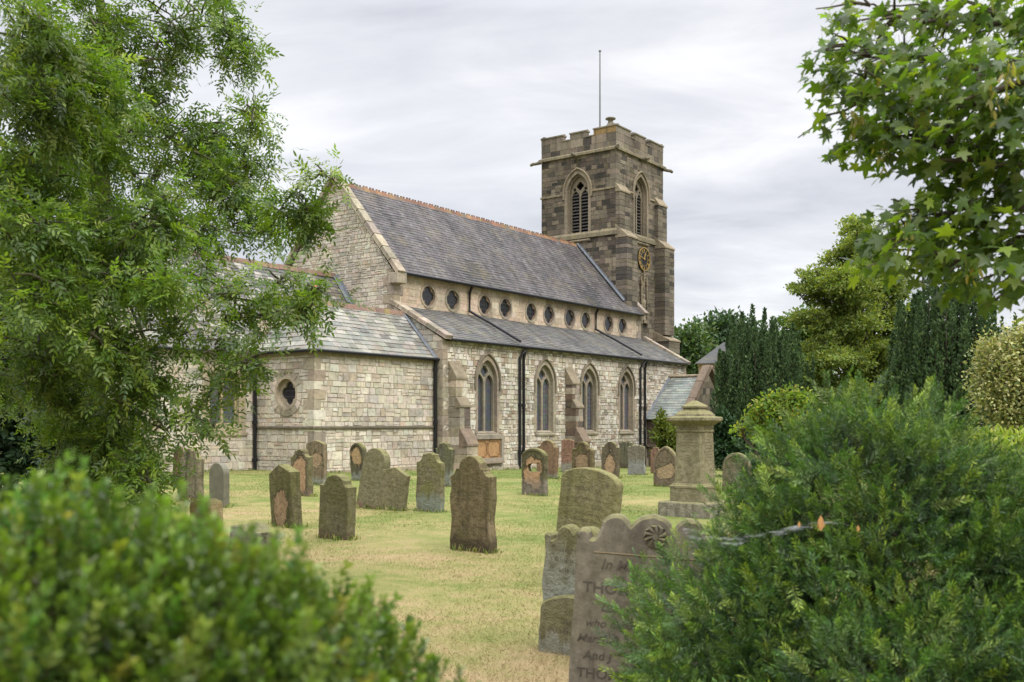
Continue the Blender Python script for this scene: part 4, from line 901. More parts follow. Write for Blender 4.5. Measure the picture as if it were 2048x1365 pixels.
gravestone(578, 624, 898, 993, 'scroll', gm('tan_scroll_stone', (.15, .125, .08), patch=(.36, .235, .135), patch_c=(0, .45), patch_r=(.2, .42), foot=(.16, .11, .09), foot_h=.12), 'scroll topped gravestone with orange tan flaking face in front of the tall pointed one', .13, -2, worn=1)
gravestone(609, 652, 880, 971, 'softpoint', gm('tall_brown_stone', (.21, .16, .105), patch=(.30, .215, .13), patch_c=(0, .6), patch_r=(.3, .2), foot=PALE, foot_h=.2, alg=.3), 'tall brown gravestone with a softly pointed top close to the vestry corner', .11, 0)
gravestone(629, 704, 948, 1079, 'shoulder', gm('olive_shouldered_stone', (.15, .135, .08), foot=(.12, .075, .055), foot_h=.12, alg=.6, dark=.25), 'broad olive gravestone with rounded shoulders standing on the open lawn, leaning slightly right', .16, 3, rows=ROWS[:4])
gravestone(700, 735, 885, 962, 'semi', gm('carved_dark_stone', (.10, .085, .06), patch=(.36, .25, .13), patch_c=(0, .6), patch_r=(.2, .26), foot=PALE, foot_h=.2, dark=.6), 'dark round topped gravestone leaning left with a bare golden middle', .12, -5, rim=(.02, .04))
gravestone(706, 762, 896, 1017, 'semi', gm('big_leaning_stone', (.185, .165, .105), foot=(.18, .11, .08), foot_h=.08, alg=.5, dark=.2, lich=.1), 'tall round topped gravestone with carved border leaning steeply right', .16, 10, rows=[(.5, .5), (.45, .6), (.4, .6), (.35, .6)], rim=(.018, .05), pitch=-3)
gravestone(752, 810, 933, 1021, 'lowpoint', gm('low_pointed_stone', (.19, .165, .10), alg=.4, dark=.15, lich=.5), 'low gravestone with a shallow pointed top leaning right beside the steeply leaning round one', .1, 9, rows=[(.7, .6), (.62, .66), (.54, .6)])
gravestone(828, 886, 905, 1025, 'scroll', gm('green_streak_stone', (.16, .135, .085), foot=(.2, .22, .19), foot_h=.3, alg=.6, algae=(.14, .15, .04), dark=.35), 'scroll topped gravestone with green streaks and a pale lichen foot', .12, 1, rows=ROWS, rough=.005)
gravestone(866, 905, 885, 972, 'scroll', gm('dark_lichen_stone', (.11, .105, .075), foot=PALE, foot_h=.35, dark=.6, alg=.5), 'dark lichened gravestone behind the green streaked scroll topped one', .14, 2, worn=1)
gravestone(893, 989, 910, 1104, 'bigshoulder', gm('large_brown_stone', (.18, .14, .085), patch=None, foot=(.045, .032, .024), foot_h=.16, alg=.65, algae=(.085, .08, .03), dark=.5, lich=.05), 'large brown gravestone with a domed head between curved shoulders alone on the lawn', .15, 0, worn=1.6, rough=.005, rows=[(.7, .5), (.66, .62), (.62, .6), (.58, .6), (.54, .5)])
hole = [(-.26, .62), (-.2, .67), (-.05, .69), (.1, .68), (.24, .71), (.32, .66), (.33, .55), (.27, .5), (.1, .52), (-.1, .5), (-.22, .52)]
gravestone(1040, 1094, 896, 992, 'round', gm('holed_stone', (.10, .085, .055), patch=(.37, .235, .13), patch_c=(0.0, .5), patch_r=(.27, .36), foot=(.2, .17, .14), foot_h=.35, dark=.5), 'round topped gravestone with a ragged hole worn right through its orange face', .13, 0, hole=hole, rim=(.012, .03), worn=.5)
gravestone(1070, 1114, 880, 957, 'shoulder', gm('red_back_stone', (.2, .12, .08), foot=PALE, foot_h=.15, alg=.3), 'reddish shouldered gravestone seen behind the one with the hole', .13, 3)
gravestone(1120, 1147, 878, 946, 'scallop', gm('red_scalloped_stone', (.22, .12, .09), foot=PALE, foot_h=.3, alg=.2), 'reddish scallop topped gravestone below the second aisle buttress', .1, 1, worn=1)
gravestone(1141, 1188, 883, 965, 'trefoil', gm('trefoil_stone', (.14, .10, .06), patch=(.27, .185, .11), patch_c=(0, .45), patch_r=(.2, .3), dark=.5, alg=.45), 'dark trefoil headed gravestone showing above the big leaning round topped stone', .14, 0, rows=[(.55, .6), (.5, .6), (.45, .6), (.4, .6)], rim=(.015, .03))
gravestone(1124, 1141, 940, 962, 'semi', gm('tiny_stone', (.2, .18, .13), lich=.5, alg=.3), 'tiny round footstone just left of the trefoil headed gravestone', .08, -4)
gravestone(1200, 1238, 883, 957, 'shoulder', gm('sooty_shoulder_stone', (.12, .095, .065), patch=(.34, .235, .14), patch_c=(0, .35), patch_r=(.17, .4), dark=.7, alg=.2), 'sooty shouldered gravestone with a bare tan middle right of the trefoil headed one', .1, 2, worn=1)
gravestone(1237, 1266, 883, 937, 'scallop', gm('mottled_far_stone', (.15, .14, .11), foot=(.1, .07, .055), foot_h=.2, dark=.6, lich=.5), 'mottled scalloped gravestone close to the aisle wall behind the triple lobed one', .12, 0, worn=1)
gravestone(1254, 1291, 890, 951, 'scallop', gm('pale_banded_stone', (.16, .14, .11), foot=(.24, .25, .23), foot_h=.45, dark=.7, alg=.2), 'triple lobed gravestone with a pale band across its foot, by the drainpipes', .1, -1, worn=1)
gravestone(1305, 1357, 892, 975, 'gothic', gm('gothic_stone', (.17, .125, .09), patch=(.33, .24, .14), patch_c=(0.02, .38), patch_r=(.26, .2), alg=.3, dark=.3, lich=.5), 'pointed arch gravestone with a moulded border and golden patch beside the pedestal monument', .12, 0, rim=(.016, .035), rows=[(.72, .5), (.66, .6), (.6, .62), (.54, .62)], rough=.001)
gravestone(1443, 1502, 905, 985, 'semi', gm('bush_side_stone', (.17, .145, .1), alg=.5, dark=.4), 'round arched gravestone with rings of moulding partly hidden by the yew bush', .13, 0, rim=(.016, .04))
gravestone(1300, 1322, 894, 948, 'scroll', gm('red_porch_stone', (.2, .115, .085), alg=.2), 'small red gravestone in the shade of the porch wall', .1, 0)
g24 = gravestone(1096, 1222, 935, 1160, 'segment', gm('big_olive_stone', (.2, .18, .1), foot=(.16, .15, .1), foot_h=.2, alg=.7, algae=(.15, .145, .05), dark=.35, lich=.35), 'big olive gravestone with a shallow arched top leaning right above two lettered stones', .13, 7, rim=None, rough=.002)
worn_lines(g24[0], [(.72*g24[2], .3*g24[1]), (.65*g24[2], .33*g24[1]), (.59*g24[2], .3*g24[1]), (.53*g24[2], .33*g24[1])], .13, g24[1], hgt=.026)
def lettering(root, text, x, z, size, T, shear=0.0, off=0.0, mat=None, align='LEFT', sx=1.0):
    cu = bpy.data.curves.new('lettering', 'FONT'); cu.body = text; cu.size = size; cu.shear = shear; cu.extrude = 0.0006; cu.offset = off; cu.align_x = align; cu.resolution_u = 3
    tmp = bpy.data.objects.new('inscription', cu); me = bpy.data.meshes.new_from_object(tmp); bpy.data.objects.remove(tmp)
    o = bpy.data.objects.new('inscription', me); link(o, root); o.location = (x, -T/2-.0012, z); o.rotation_euler = (PI/2, 0, 0); o.scale = (sx, 1, 1)
    me.materials.clear(); me.materials.append(mat or M_MARK); return o
lettering(g24[0], 'MEMORY OF', 0.0, .80*g24[2], .055, .13, align='CENTER', mat=plain_mat('faint_lettering', (.10, .09, .05), .95))
# the two lettered stones at the front, and the broken ones in the left hedge
def stone_at(px, Z, top, W, shape, mat, label, T, roll=0, yaw=0.0, **kw):
    p = at(px, top, Z); H = p.z-float(ground(p.x, p.y)); mb = MB(); slab_mesh(mb, outline(shape, W, H, kw.get('rough', .003), kw.get('worn', 0)), T, ch=.016)
    o = mb.build('gravestone', mat); o.location = (p.x, p.y, float(ground(p.x, p.y))); o.rotation_euler = Euler((R(kw.get('pitch', 0)), R(roll), -TH+R(yaw)), 'XYZ'); tag(o, label, 'gravestone', GR); return o, W, H
M_FRONT = gm('grey_brown_front_stone', (.165, .143, .112), alg=.3, algae=(.12, .108, .055), dark=.3, lich=.15, rel=.45)
o, W_, H_ = stone_at(1285, 5.3, 1029, .80, 'ornate', M_FRONT, 'grey brown gravestone lettered THOMAS with a lobed top and carved rosette behind the yew bush', .11, 3, 25)
M_LET = plain_mat('incised_lettering', (.082, .069, .053), .95, 30, .3, 0, .4)
xl = -W_/2
for txt, x, z, sz, sh, of in (('In Me', .17, .30, .072, .25, .0012), ('THOMAS J', .08, .43, .078, 0, .0015), ('Late of th', .18, .525, .060, .3, .0006), ('who depar', .10, .61, .058, .3, .0006), ('March 8', .06, .695, .060, .3, .0008), ('And J', .10, .785, .062, .15, .001), ('THOMA', .07, .885, .070, 0, .0015)):
    lettering(o, txt, xl+x-.03, H_-z, sz*1.05, .11, sh, of, M_LET, sx=1.05)
worn_lines(o, [(H_-.98, .3), (H_-1.06, .3)], .11, W_, hgt=.04, mat=M_LET)
mb = MB()
for k_ in range(10):
    a = 2*PI*k_/10; mb.tube([(.02+.018*math.cos(a), -.056, H_-.11+.018*math.sin(a)), (.02+.055*math.cos(a+.35), -.062, H_-.11+.055*math.sin(a+.35)), (.02+.062*math.cos(a+.8), -.055, H_-.11+.062*math.sin(a+.8))], [.008, .012, .005], 5, (1, 1, 1))
mb.tube([(.02, -.05, H_-.11), (.02, -.07, H_-.11)], .016, 8, (1, 1, 1)); mb.build('rosette', M_FRONT, o)
mb = MB(); mb.tube([(-W_/2+.1, -.055, H_-.215), (W_/2-.05, -.055, H_-.215)], .004, 5, (1, 1, 1)); mb.build('moulding', plain_mat('lichened_moulding', (.19, .148, .085), .9), o)
o, W_, H_ = stone_at(1166, 7.0, 1052, .70, 'ornate', gm('mossy_front_stone', (.16, .145, .09), foot=(.25, .26, .22), foot_h=.66, alg=.65, algae=(.12, .115, .045), dark=.3, lich=.3), 'mossy ornate gravestone with a pale lichen band, left of the one lettered THOMAS', .12, 4, 0, worn=1)
worn_lines(o, [(H_-.2, .2), (H_-.27, .24), (H_-.34, .2), (.28, .2), (.22, .22)], .12, W_, hgt=.035)
mb = MB(); out = [(x, z) for x, z in outline('segment', .60, .40, .003)]; slab_mesh(mb, out, .1, ch=.014); o2 = mb.build('footstone', gm('low_footstone', (.16, .145, .09), foot=(.22, .22, .18), foot_h=.1, alg=.6, algae=(.12, .115, .045), dark=.35)); o2.location = (o.location.x-.12*AX[0]-.03*NX[0], o.location.y-.12*AX[1]-.03*NX[1], 0); o2.rotation_euler = Euler((0, R(3), -TH), 'XYZ'); tag(o2, 'low arched footstone leaning against the mossy ornate gravestone', 'footstone')
worn_lines(o2, [(.2, .2), (.13, .22)], .1, .6, hgt=.032)
o, _, _ = stone_at(418, 9.4, 998, .32, 'scallop', gm('yellow_broken_stone', (.30, .25, .15), alg=.3, algae=(.3, .2, .05), dark=.1, lich=.4), 'low yellow lichened scalloped stone rising behind the near hedge', .16, -3)
o, _, _ = stone_at(480, 8.2, 1040, .26, 'lowpoint', gm('grey_low_stone', (.17, .165, .13), alg=.3), 'low grey green stone slab tilted just beyond the near hedge', .25, 12)
stone_at(112, 11.5, 957, .52, 'bigshoulder', gm('shaded_step_stone', (.25, .21, .13), alg=.3, lich=.4), 'yellow grey shouldered gravestone top showing over the hedge under the ash tree', .16, -2)
# pedestal monument
def octa(s, c_): return [(-s+c_, -s), (s-c_, -s), (s, -s+c_), (s, s-c_), (s-c_, s), (-s+c_, s), (-s, s-c_), (-s, -s+c_)]
M_MON = gm('monument_stone', (.225, .195, .125), alg=.45, algae=(.16, .15, .07), dark=.2, lich=.15)
x, y = on_ground(1388, 1034); mon = empty('pedestal_monument', (x+.06, y+.25, float(ground(x, y))-.02), -TH, 'tall stone pedestal monument with a moulded cornice and pyramid cap beside the yew bush', 'monument')
sq = [(-1, -1), (1, -1), (1, 1), (-1, 1)]; o8 = octa(1, .16); c1 = (1, 1, 1)
mb = MB(); mb.lathe([(.46, -.2), (.46, .25), (.44, .27)], 4, c1, 0, shape=sq, smooth=False); mb.build('base_slab', gm('base_slab_stone', (.24, .215, .165), alg=.3, lich=.9), mon, bevel=.012)
mb = MB(); mb.lathe([(.325, .27), (.325, .49), (.335, .5), (.335, .53), (.31, .545), (.3, .57), (.285, .575), (.285, .6)], 8, c1, 0, shape=o8, smooth=False); mb.build('plinth', M_MON, mon)
mb = MB(); mb.lathe([(.268, .6), (.238, 1.44)], 8, c1, 0, shape=o8, smooth=False); sh_ = mb.build('shaft', M_MON, mon)
mb = MB(); mb.lathe([(.255, 1.44), (.255, 1.46), (.245, 1.47), (.245, 1.54), (.27, 1.56), (.3, 1.585), (.345, 1.61), (.37, 1.63), (.37, 1.675), (.36, 1.685), (.27, 1.70), (.265, 1.735), (.25, 1.74), (.215, 1.78), (.16, 1.80), (.15, 1.835), (.175, 1.845), (.175, 1.87), (.165, 1.88), (.03, 1.965)], 8, c1, 0, shape=o8, smooth=False); cap_ = mb.build('cornice', M_MON, mon)
mb = MB()
for face in (0, 1):
    for k_ in range(7):
        s = -.15+.05*k_; pts = [(s+.022*math.cos(a), 1.505+.022*math.sin(a)*(1 if k_ % 2 else -1)) for a in np.linspace(0, PI*1.5, 8)]
        mb.tube([(px_1, -.248, z) if face == 0 else (.248, px_1, z) for px_1, z in pts], .006, 4, c1)
mb.build('frieze_scroll', M_MON, mon)
for ang, rows in ((0, [(1.3, .1), (1.25, .15), (1.2, .15)]), (PI/2, [(1.3, .1), (1.25, .12), (1.2, .13), (1.15, .12), (1.1, .13), (1.05, .12), (1.0, .13), (.95, .12)])):
    e_ = bpy.data.objects.new('inscription', None); bpy.data.objects.remove(e_)
    mb = MB()
    for z, hw in rows:
        x_ = -hw; off = .268-(z-.6)/.84*.03+.0015
        while x_ < hw:
            q = [(x_, -off, z), (x_+.005, -off, z), (x_+.005, -off+.0005, z+.014), (x_, -off+.0005, z+.014)]
            if random.random() < .85: mb.add(q if ang == 0 else [(-b_, a_, c_) for a_, b_, c_ in q], [(0, 1, 2, 3)], (.1, .1, .1))
            x_ += random.uniform(.009, .016)
    mb.build('inscription', M_MARK, mon)
# ------------------------------------------------------------------ foliage
def nrm(a): return a/np.maximum(np.linalg.norm(a, axis=-1, keepdims=True), 1e-9)
def scatter(name, tv, tf, pos, xd, up, scale, col, mat, parent=None, tc=None, loc=(0, 0, 0)):
    """one mesh of many copies of a small leaf or shoot (tv, tf): x axis along xd, z towards up"""
    tv = np.asarray(tv, float); N, k = len(pos), len(tv); x = nrm(xd); y = nrm(np.cross(up, x)); z = np.cross(x, y)
    sc3 = scale[:, None, None]
    V = pos[:, None, :]+sc3*(tv[None, :, 0:1]*x[:, None, :]+tv[None, :, 1:2]*y[:, None, :]+tv[None, :, 2:3]*z[:, None, :])-np.array(loc)
    ls = np.array([len(f) for f in tf]); idx = np.concatenate([np.array(f) for f in tf])
    me = bpy.data.meshes.new(name); me.vertices.add(N*k); me.vertices.foreach_set('co', V.astype(np.float32).ravel())
    L = (idx[None, :]+(np.arange(N)*k)[:, None]).ravel(); me.loops.add(len(L)); me.loops.foreach_set('vertex_index', L.astype(np.int32))
    ltot = np.tile(ls, N); me.polygons.add(len(ltot)); me.polygons.foreach_set('loop_start', np.concatenate([[0], np.cumsum(ltot)[:-1]]).astype(np.int32))
    me.materials.append(mat); me.update(calc_edges=True)
    c4 = np.ones((N, k, 4), np.float32); tcv = np.ones((k, 3)) if tc is None else np.asarray(tc, float).reshape(k, -1)
    c4[:, :, :3] = col[:, None, :]*tcv[None]
    at_ = me.color_attributes.new('col', 'FLOAT_COLOR', 'POINT'); at_.data.foreach_set('color', c4.ravel())
    o = bpy.data.objects.new(name, me); link(o, parent); return o
def shades(n, cols, wts=None, jit=0.15):
    cols = np.array(cols); i = RNG.choice(len(cols), n, p=None if wts is None else np.array(wts)/sum(wts))
    return cols[i]*RNG.uniform(1-jit, 1+jit, (n, 1))*RNG.uniform(0.94, 1.06, (n, 3))
def rdir(n): return nrm(RNG.normal(size=(n, 3)))
def ash_leaf():
    """pinnate leaf: a drooping midrib with pairs of narrow leaflets"""
    V, Fc = [], []
    def leaflet(b, ang, ln, wd, dz):
        ca, sa = math.cos(ang), math.sin(ang); o = len(V)
        for u, v in ((0, 0), (.3, -.5), (.65, -.42), (1, 0), (.65, .42), (.3, .5)):
            x, y = u*ln, v*wd; V.append((b[0]+x*ca-y*sa, b[1]+x*sa+y*ca, b[2]+dz*u+abs(v)*.012)); 
        Fc.append((o, o+1, o+2, o+3)); Fc.append((o, o+3, o+4, o+5))
    rib = lambda u: (u, 0, -.22*u*u)
    for i, u in enumerate((.30, .53, .76)):
        for sg in (-1, 1): leaflet(rib(u+random.uniform(-.05, .05)), sg*R(56-i*5+random.uniform(-14, 14)), .36*(1-.06*i)*random.uniform(.8, 1.1), .115, -.09+random.uniform(-.1, .1))
    leaflet(rib(.95), R(8), .36, .115, -.14)
    o = len(V); V.extend([(0, -.006, 0), (0, .006, 0), (.5, .005, -.055), (.5, -.005, -.055), (.97, .003, -.2), (.97, -.003, -.2)]); Fc.extend([(o, o+1, o+2, o+3), (o+3, o+2, o+4, o+5)])
    return V, Fc
def maple_leaf():
    """five-lobed toothed leaf, drooping, with its stalk"""
    full = []
    for ang, r in ((-128, .40), (-62, .56), (0, .62), (62, .56), (128, .40)):
        full += [(ang-33, .27*(.85 if abs(ang) > 100 else 1)), (ang-19, r*.62), (ang-15, r*.70), (ang-9, r*.78), (ang, r), (ang+9, r*.78), (ang+15, r*.70), (ang+19, r*.62)]
    full.append((162, .25)); full.append((180, .36)); full.append((-162, .25))
    full = [(.40+q*math.cos(R(a_)), q*math.sin(R(a_))) for a_, q in full]
    V = [(.42, 0, .0)]+[(x, y, .20*abs(y)-.32*x*x-.25*y*y) for x, y in full]; n = len(full)
    Fc = [(0, 1+i, 1+(i+1) % n) for i in range(n)]
    o = len(V); V += [(-.55, -.012, .06), (-.55, .012, .06), (.05, .012, 0), (.05, -.012, 0)]; Fc.append((o, o+1, o+2, o+3))
    return V, Fc
def shoot(nn=11, ln=.24, wd=.036, ang=52, tipc=(1.5, 1.45, 1.0), oval=False, twist=0.6):
    """a shoot with pairs of needles (or small oval leaves) turned round its stem, younger and paler towards its tip"""
    V, Fc, C = [], [], []
    V += [(0, -.008, 0), (0, .008, 0), (1, .004, 0), (1, -.004, 0)]; Fc.append((0, 1, 2, 3)); C += [(.8, .6, .5)]*4
    for i in range(nn):
        u = .06+.92*i/(nn-1); l0 = ln*(1-.45*max(0, u-.55)); roll = (PI/2*(i % 2) if oval else 0)+random.gauss(0, twist)
        for sg in (-1, 1):
            l = l0*random.uniform(.8, 1.15); a = R(ang-22*u+random.gauss(0, 9)); ra = roll+random.gauss(0, .15); ax = Vector((0, math.cos(ra)*sg, math.sin(ra)*sg)); d = Vector((math.cos(a), 0, 0))+ax*math.sin(a); o = len(V)
            side = d.cross(Vector((0, -ax.z, ax.y))*1.0).normalized() if False else Vector((-math.sin(a), 0, 0))+ax*math.cos(a)
            tilt = random.uniform(-.9, .9); nrm_ = d.cross(side); side = (side*math.cos(tilt)+nrm_*math.sin(tilt))*wd/2; b = Vector((u, 0, 0)); k = (u-.4)/.6 if u > .4 else 0
            jf = random.uniform(.75, 1.25); c_ = tuple((1+(t_-1)*k*k)*jf for t_ in tipc)
            if oval: V += [b, b+d*l*.45+side*1.6, b+d*l, b+d*l*.45-side*1.6]
            else: V += [b-side*.6, b+d*l*.6-side, b+d*l, b+d*l*.6+side]
            Fc.append((o, o+1, o+2, o+3)); C += [c_]*4
    return [tuple(v) for v in V], Fc, C
def in_ellipsoids(p, els, grow=1.0):
    m = np.zeros(len(p), bool)
    for c_, r in els: m |= ((((p-np.array(c_))/(np.array(r)*grow))**2).sum(1) < 1)
    return m
def shell(els, n, depth=0.25, amp=1.0):
    """points near the outer surface of a union of ellipsoids, with outward normals"""
    P, Nn = [], []; ar = np.array([r[0]*r[1]+r[1]*r[2]+r[0]*r[2] for _, r in els]); ns = (n*ar/ar.sum()).astype(int)
    for j, ((c_, r), m) in enumerate(zip(els, ns)):
        d = rdir(m); r = np.array(r); k = 1-depth*RNG.random((m, 1))**1.6
        lump = 1+amp*(.05*np.sin(d[:, :1]*9+j)*np.cos(d[:, 2:]*8+1.3*j)+.04*np.sin(d[:, 1:2]*17+d[:, :1]*13))
        p = np.array(c_)+d*r*k*lump; nn_ = nrm(d/r); keep = np.ones(m, bool)
        for i, (c2, r2) in enumerate(els):
            if i != j: keep &= ((((p-np.array(c2))/(np.array(r2)*(1-depth)))**2).sum(1) > 1)
        P.append(p[keep]); Nn.append(nn_[keep])
    return np.concatenate(P), np.concatenate(Nn)
def limb(mb, p0, p1, r0, r1, sag=0.0, n=6, wob=0.05, col=(.5, .5, .5)):
    p0, p1 = Vector(p0), Vector(p1); L = (p1-p0).length; pts = []
    for i in range(n+1):
        u = i/n; q = p0.lerp(p1, u); q.z += sag*L*4*u*(1-u)
        if 0 < i < n: q += Vector((random.gauss(0, wob), random.gauss(0, wob), random.gauss(0, wob)))*L*.5
        pts.append(q)
    mb.tube(pts, [r0+(r1-r0)*i/n for i in range(n+1)], 6, col); return pts
# --- lawn grass blades in the nearer part of the lawn
mgr, t = new_mat('grass_blades'); pos = t.n('ShaderNodeNewGeometry').outputs['Position']; cg, _e = lawn_colour(t, pos)
cg = t.mix(1.0, cg, t.n('ShaderNodeAttribute', attribute_name='col').outputs['Color'], 'MULTIPLY')
bs = t.n('ShaderNodeBsdfDiffuse', {'Color': cg}); tr = t.n('ShaderNodeBsdfTranslucent', {'Color': cg}); mx = t.n('ShaderNodeMixShader', {0: .3, 1: bs.outputs[0], 2: tr.outputs[0]}); t.n('ShaderNodeOutputMaterial', {0: mx.outputs[0]})
n = 230000; yy = 4.5+26*RNG.random(n)**1.7; xx = yy*RNG.uniform(-.5, .42, n); zz = ground(xx, yy)
p = np.stack([xx, yy, zz-.003], 1); d = rdir(n); d[:, 2] = RNG.uniform(.25, 1.2, n)
scl = RNG.uniform(.011, .028, n)*(1+.035*yy)
tag(scatter('grass', [(0, -.09, 0), (0, .09, 0), (.6, .05, .12), (1, 0, .35), (.6, -.05, .12)], [(0, 1, 2, 4), (4, 2, 3)], p, d, rdir(n), scl, RNG.uniform(.85, 1.2, (n, 1))*np.ones((1, 3)), mgr), kind='stuff')
# --- tufts along the foot of the church wall and some stones
LM_WEED = leaf_mat('weed_leaf', .6, .3); 
pts = []
for u in np.linspace(-8.8, 17, 150):
    v = (2.65 if u < VU else .22 if u < 0 else -.12)-abs(RNG.normal(0, .07)); q = W2(u+RNG.normal(0, .15), v)
    if RNG.random() < .75: pts.append(q)
for gx, gy, gw, gt in GPOS:
    for _ in range(9): k_ = RNG.uniform(-.5, .5)*gw; pts.append(np.array([gx, gy])-NX*k_-AX*RNG.uniform(-.02, .05)*(1+gt)); 
    for _ in range(3): pts.append(np.array([gx, gy])-NX*(gw/2+.02)+AX*RNG.uniform(0, gt))
pts = np.array(pts); pts = np.repeat(pts, 9, 0)+RNG.normal(0, .04, (len(pts)*9, 2)); n = len(pts); d = rdir(n)*.6; d[:, 2] = 1
tag(scatter('weeds', [(0, -.06, 0), (0, .06, 0), (.6, .09, .03), (1, 0, .15), (.6, -.09, .03)], [(0, 1, 2, 4), (4, 2, 3)], np.column_stack([pts, ground(pts[:, 0], pts[:, 1])-.02]), d, rdir(n), RNG.uniform(.04, .13, n), shades(n, [(.10, .15, .035), (.16, .185, .05), (.27, .24, .10)]), LM_WEED), kind='stuff')
# --- the big ash tree on the left
LM_ASH = leaf_mat('ash_leaf', .42, .42, (.9, 1.05, .25), .4)
ash = empty('ash_tree', (-4.75, 11.6, float(ground(-4.75, 11.6))), 0, 'large ash tree with drooping feathery leaves hanging in front of the chancel', 'tree')
def W(px, py, Z): return np.array(at(px, py, Z))
aloc = np.array(ash.location); mb = MB()
TR = [(180, 1010, 11.6), (190, 860, 11.6), (172, 700, 11.5), (195, 560, 11.4), (205, 430, 11.3), (200, 330, 11.2), (235, 220, 11.1), (238, 120, 11), (200, 10, 10.9), (190, -160, 10.9)]
trunk = [Vector(W(*q))-Vector(aloc) for q in TR]; trunk[0].z = -.3
mb.tube(trunk, [.2, .17, .15, .13, .115, .10, .08, .065, .05, .03], 10)
# clumps: px, py, distance, half width px, half height px, leaves
CL = [(60, 60, 8.5, 110, 90, 300), (200, 70, 10.5, 110, 90, 300), (330, 60, 11, 90, 80, 260), (450, 60, 11, 75, 55, 200), (470, 120, 11, 60, 35, 130), (395, 20, 11.5, 90, 50, 150),
      (80, 200, 8.5, 120, 90, 340), (190, 160, 9, 80, 60, 200), (290, 190, 11.5, 80, 70, 170), (340, 260, 11, 90, 60, 220), (440, 270, 11, 80, 55, 220), (505, 240, 10.5, 40, 55, 130),
      (60, 330, 9, 110, 80, 300), (170, 330, 12, 90, 80, 150), (270, 350, 11.5, 90, 80, 170), (400, 350, 11, 90, 55, 240), (490, 330, 10.7, 55, 45, 130), (470, 420, 10.5, 80, 50, 190),
      (560, 420, 9.6, 50, 32, 80), (605, 430, 9.4, 38, 48, 170), (645, 345, 9.2, 26, 26, 40), (590, 385, 9.4, 40, 22, 50), (540, 470, 10, 45, 35, 70),
      (60, 460, 8.5, 120, 90, 320), (180, 450, 9.5, 100, 80, 260), (300, 450, 9, 100, 70, 280), (390, 470, 10, 80, 60, 220), (330, 390, 9, 60, 30, 110),
      (70, 590, 8.5, 120, 90, 300), (200, 570, 9, 100, 80, 300), (310, 560, 8.5, 80, 60, 280), (400, 560, 9.5, 70, 50, 130), (470, 590, 9, 60, 40, 120), (560, 560, 9, 60, 35, 130), (600, 620, 8.8, 50, 40, 170), (625, 575, 8.8, 35, 30, 80), (530, 640, 9, 50, 35, 100),
      (80, 720, 9, 110, 80, 230), (220, 690, 8.6, 100, 70, 280), (340, 660, 9, 70, 60, 170), (430, 690, 8.8, 60, 40, 130), (500, 720, 8.7, 55, 35, 150), (470, 640, 9, 55, 40, 110),
      (140, 820, 9.5, 90, 70, 220), (250, 790, 9, 80, 60, 230), (330, 760, 9, 60, 50, 110), (440, 770, 8.8, 45, 40, 110), (390, 830, 8.8, 45, 35, 90), (415, 860, 8.7, 25, 30, 50), (330, 850, 9, 40, 40, 60),
      (180, 910, 9.5, 90, 60, 230), (260, 920, 9, 60, 60, 220), (285, 960, 8.8, 45, 45, 150), (110, 930, 10, 90, 50, 160), (225, 860, 9.2, 60, 40, 140)]
P, D, SC, CC = [], [], [], []
CL += [(430, 330, 10.6, 70, 45, 170), (380, 290, 10.8, 60, 45, 140), (450, 390, 10.4, 60, 40, 150), (250, 270, 10.5, 60, 60, 110), (130, 130, 10, 90, 70, 180), (20, 400, 9, 60, 80, 140)]
CL += [(190, 300, 10.2, 60, 60, 150), (215, 420, 10, 60, 60, 160), (150, 250, 10, 70, 60, 170), (120, 520, 9.5, 80, 60, 200), (240, 500, 10, 60, 60, 160), (300, 130, 10.8, 60, 50, 130), (20, 140, 9.5, 70, 80, 200)]
CL += [(-130, 200, 9.5, 140, 140, 330), (-150, 480, 9, 140, 140, 330), (-130, 720, 9, 140, 120, 330), (60, -140, 10, 150, 110, 330), (260, -120, 10.5, 140, 90, 260), (420, -90, 10.8, 90, 60, 150), (60, 300, 12.5, 150, 120, 300), (90, 560, 12.5, 150, 120, 300), (60, 760, 12, 130, 110, 260), (-100, -100, 10, 150, 130, 300)]  # more crown, mostly out of view, added to shade the leaves below
CL = [CL[i] for i in np.argsort([min((Vector(W(q[0], q[1], q[2])-aloc)-t_).length for t_ in trunk[2:]) for q in CL])]
nodes = [(v_, .07-.004*i) for i, v_ in enumerate(trunk) if i > 1]
def near_node(c_):
    return min(nodes, key=lambda q: (q[0]-c_).length*(1.0 if q[1] > .02 else 1.25)+.5*max(0, q[0].z-c_.z-.6))
AV, AF = ash_leaf()
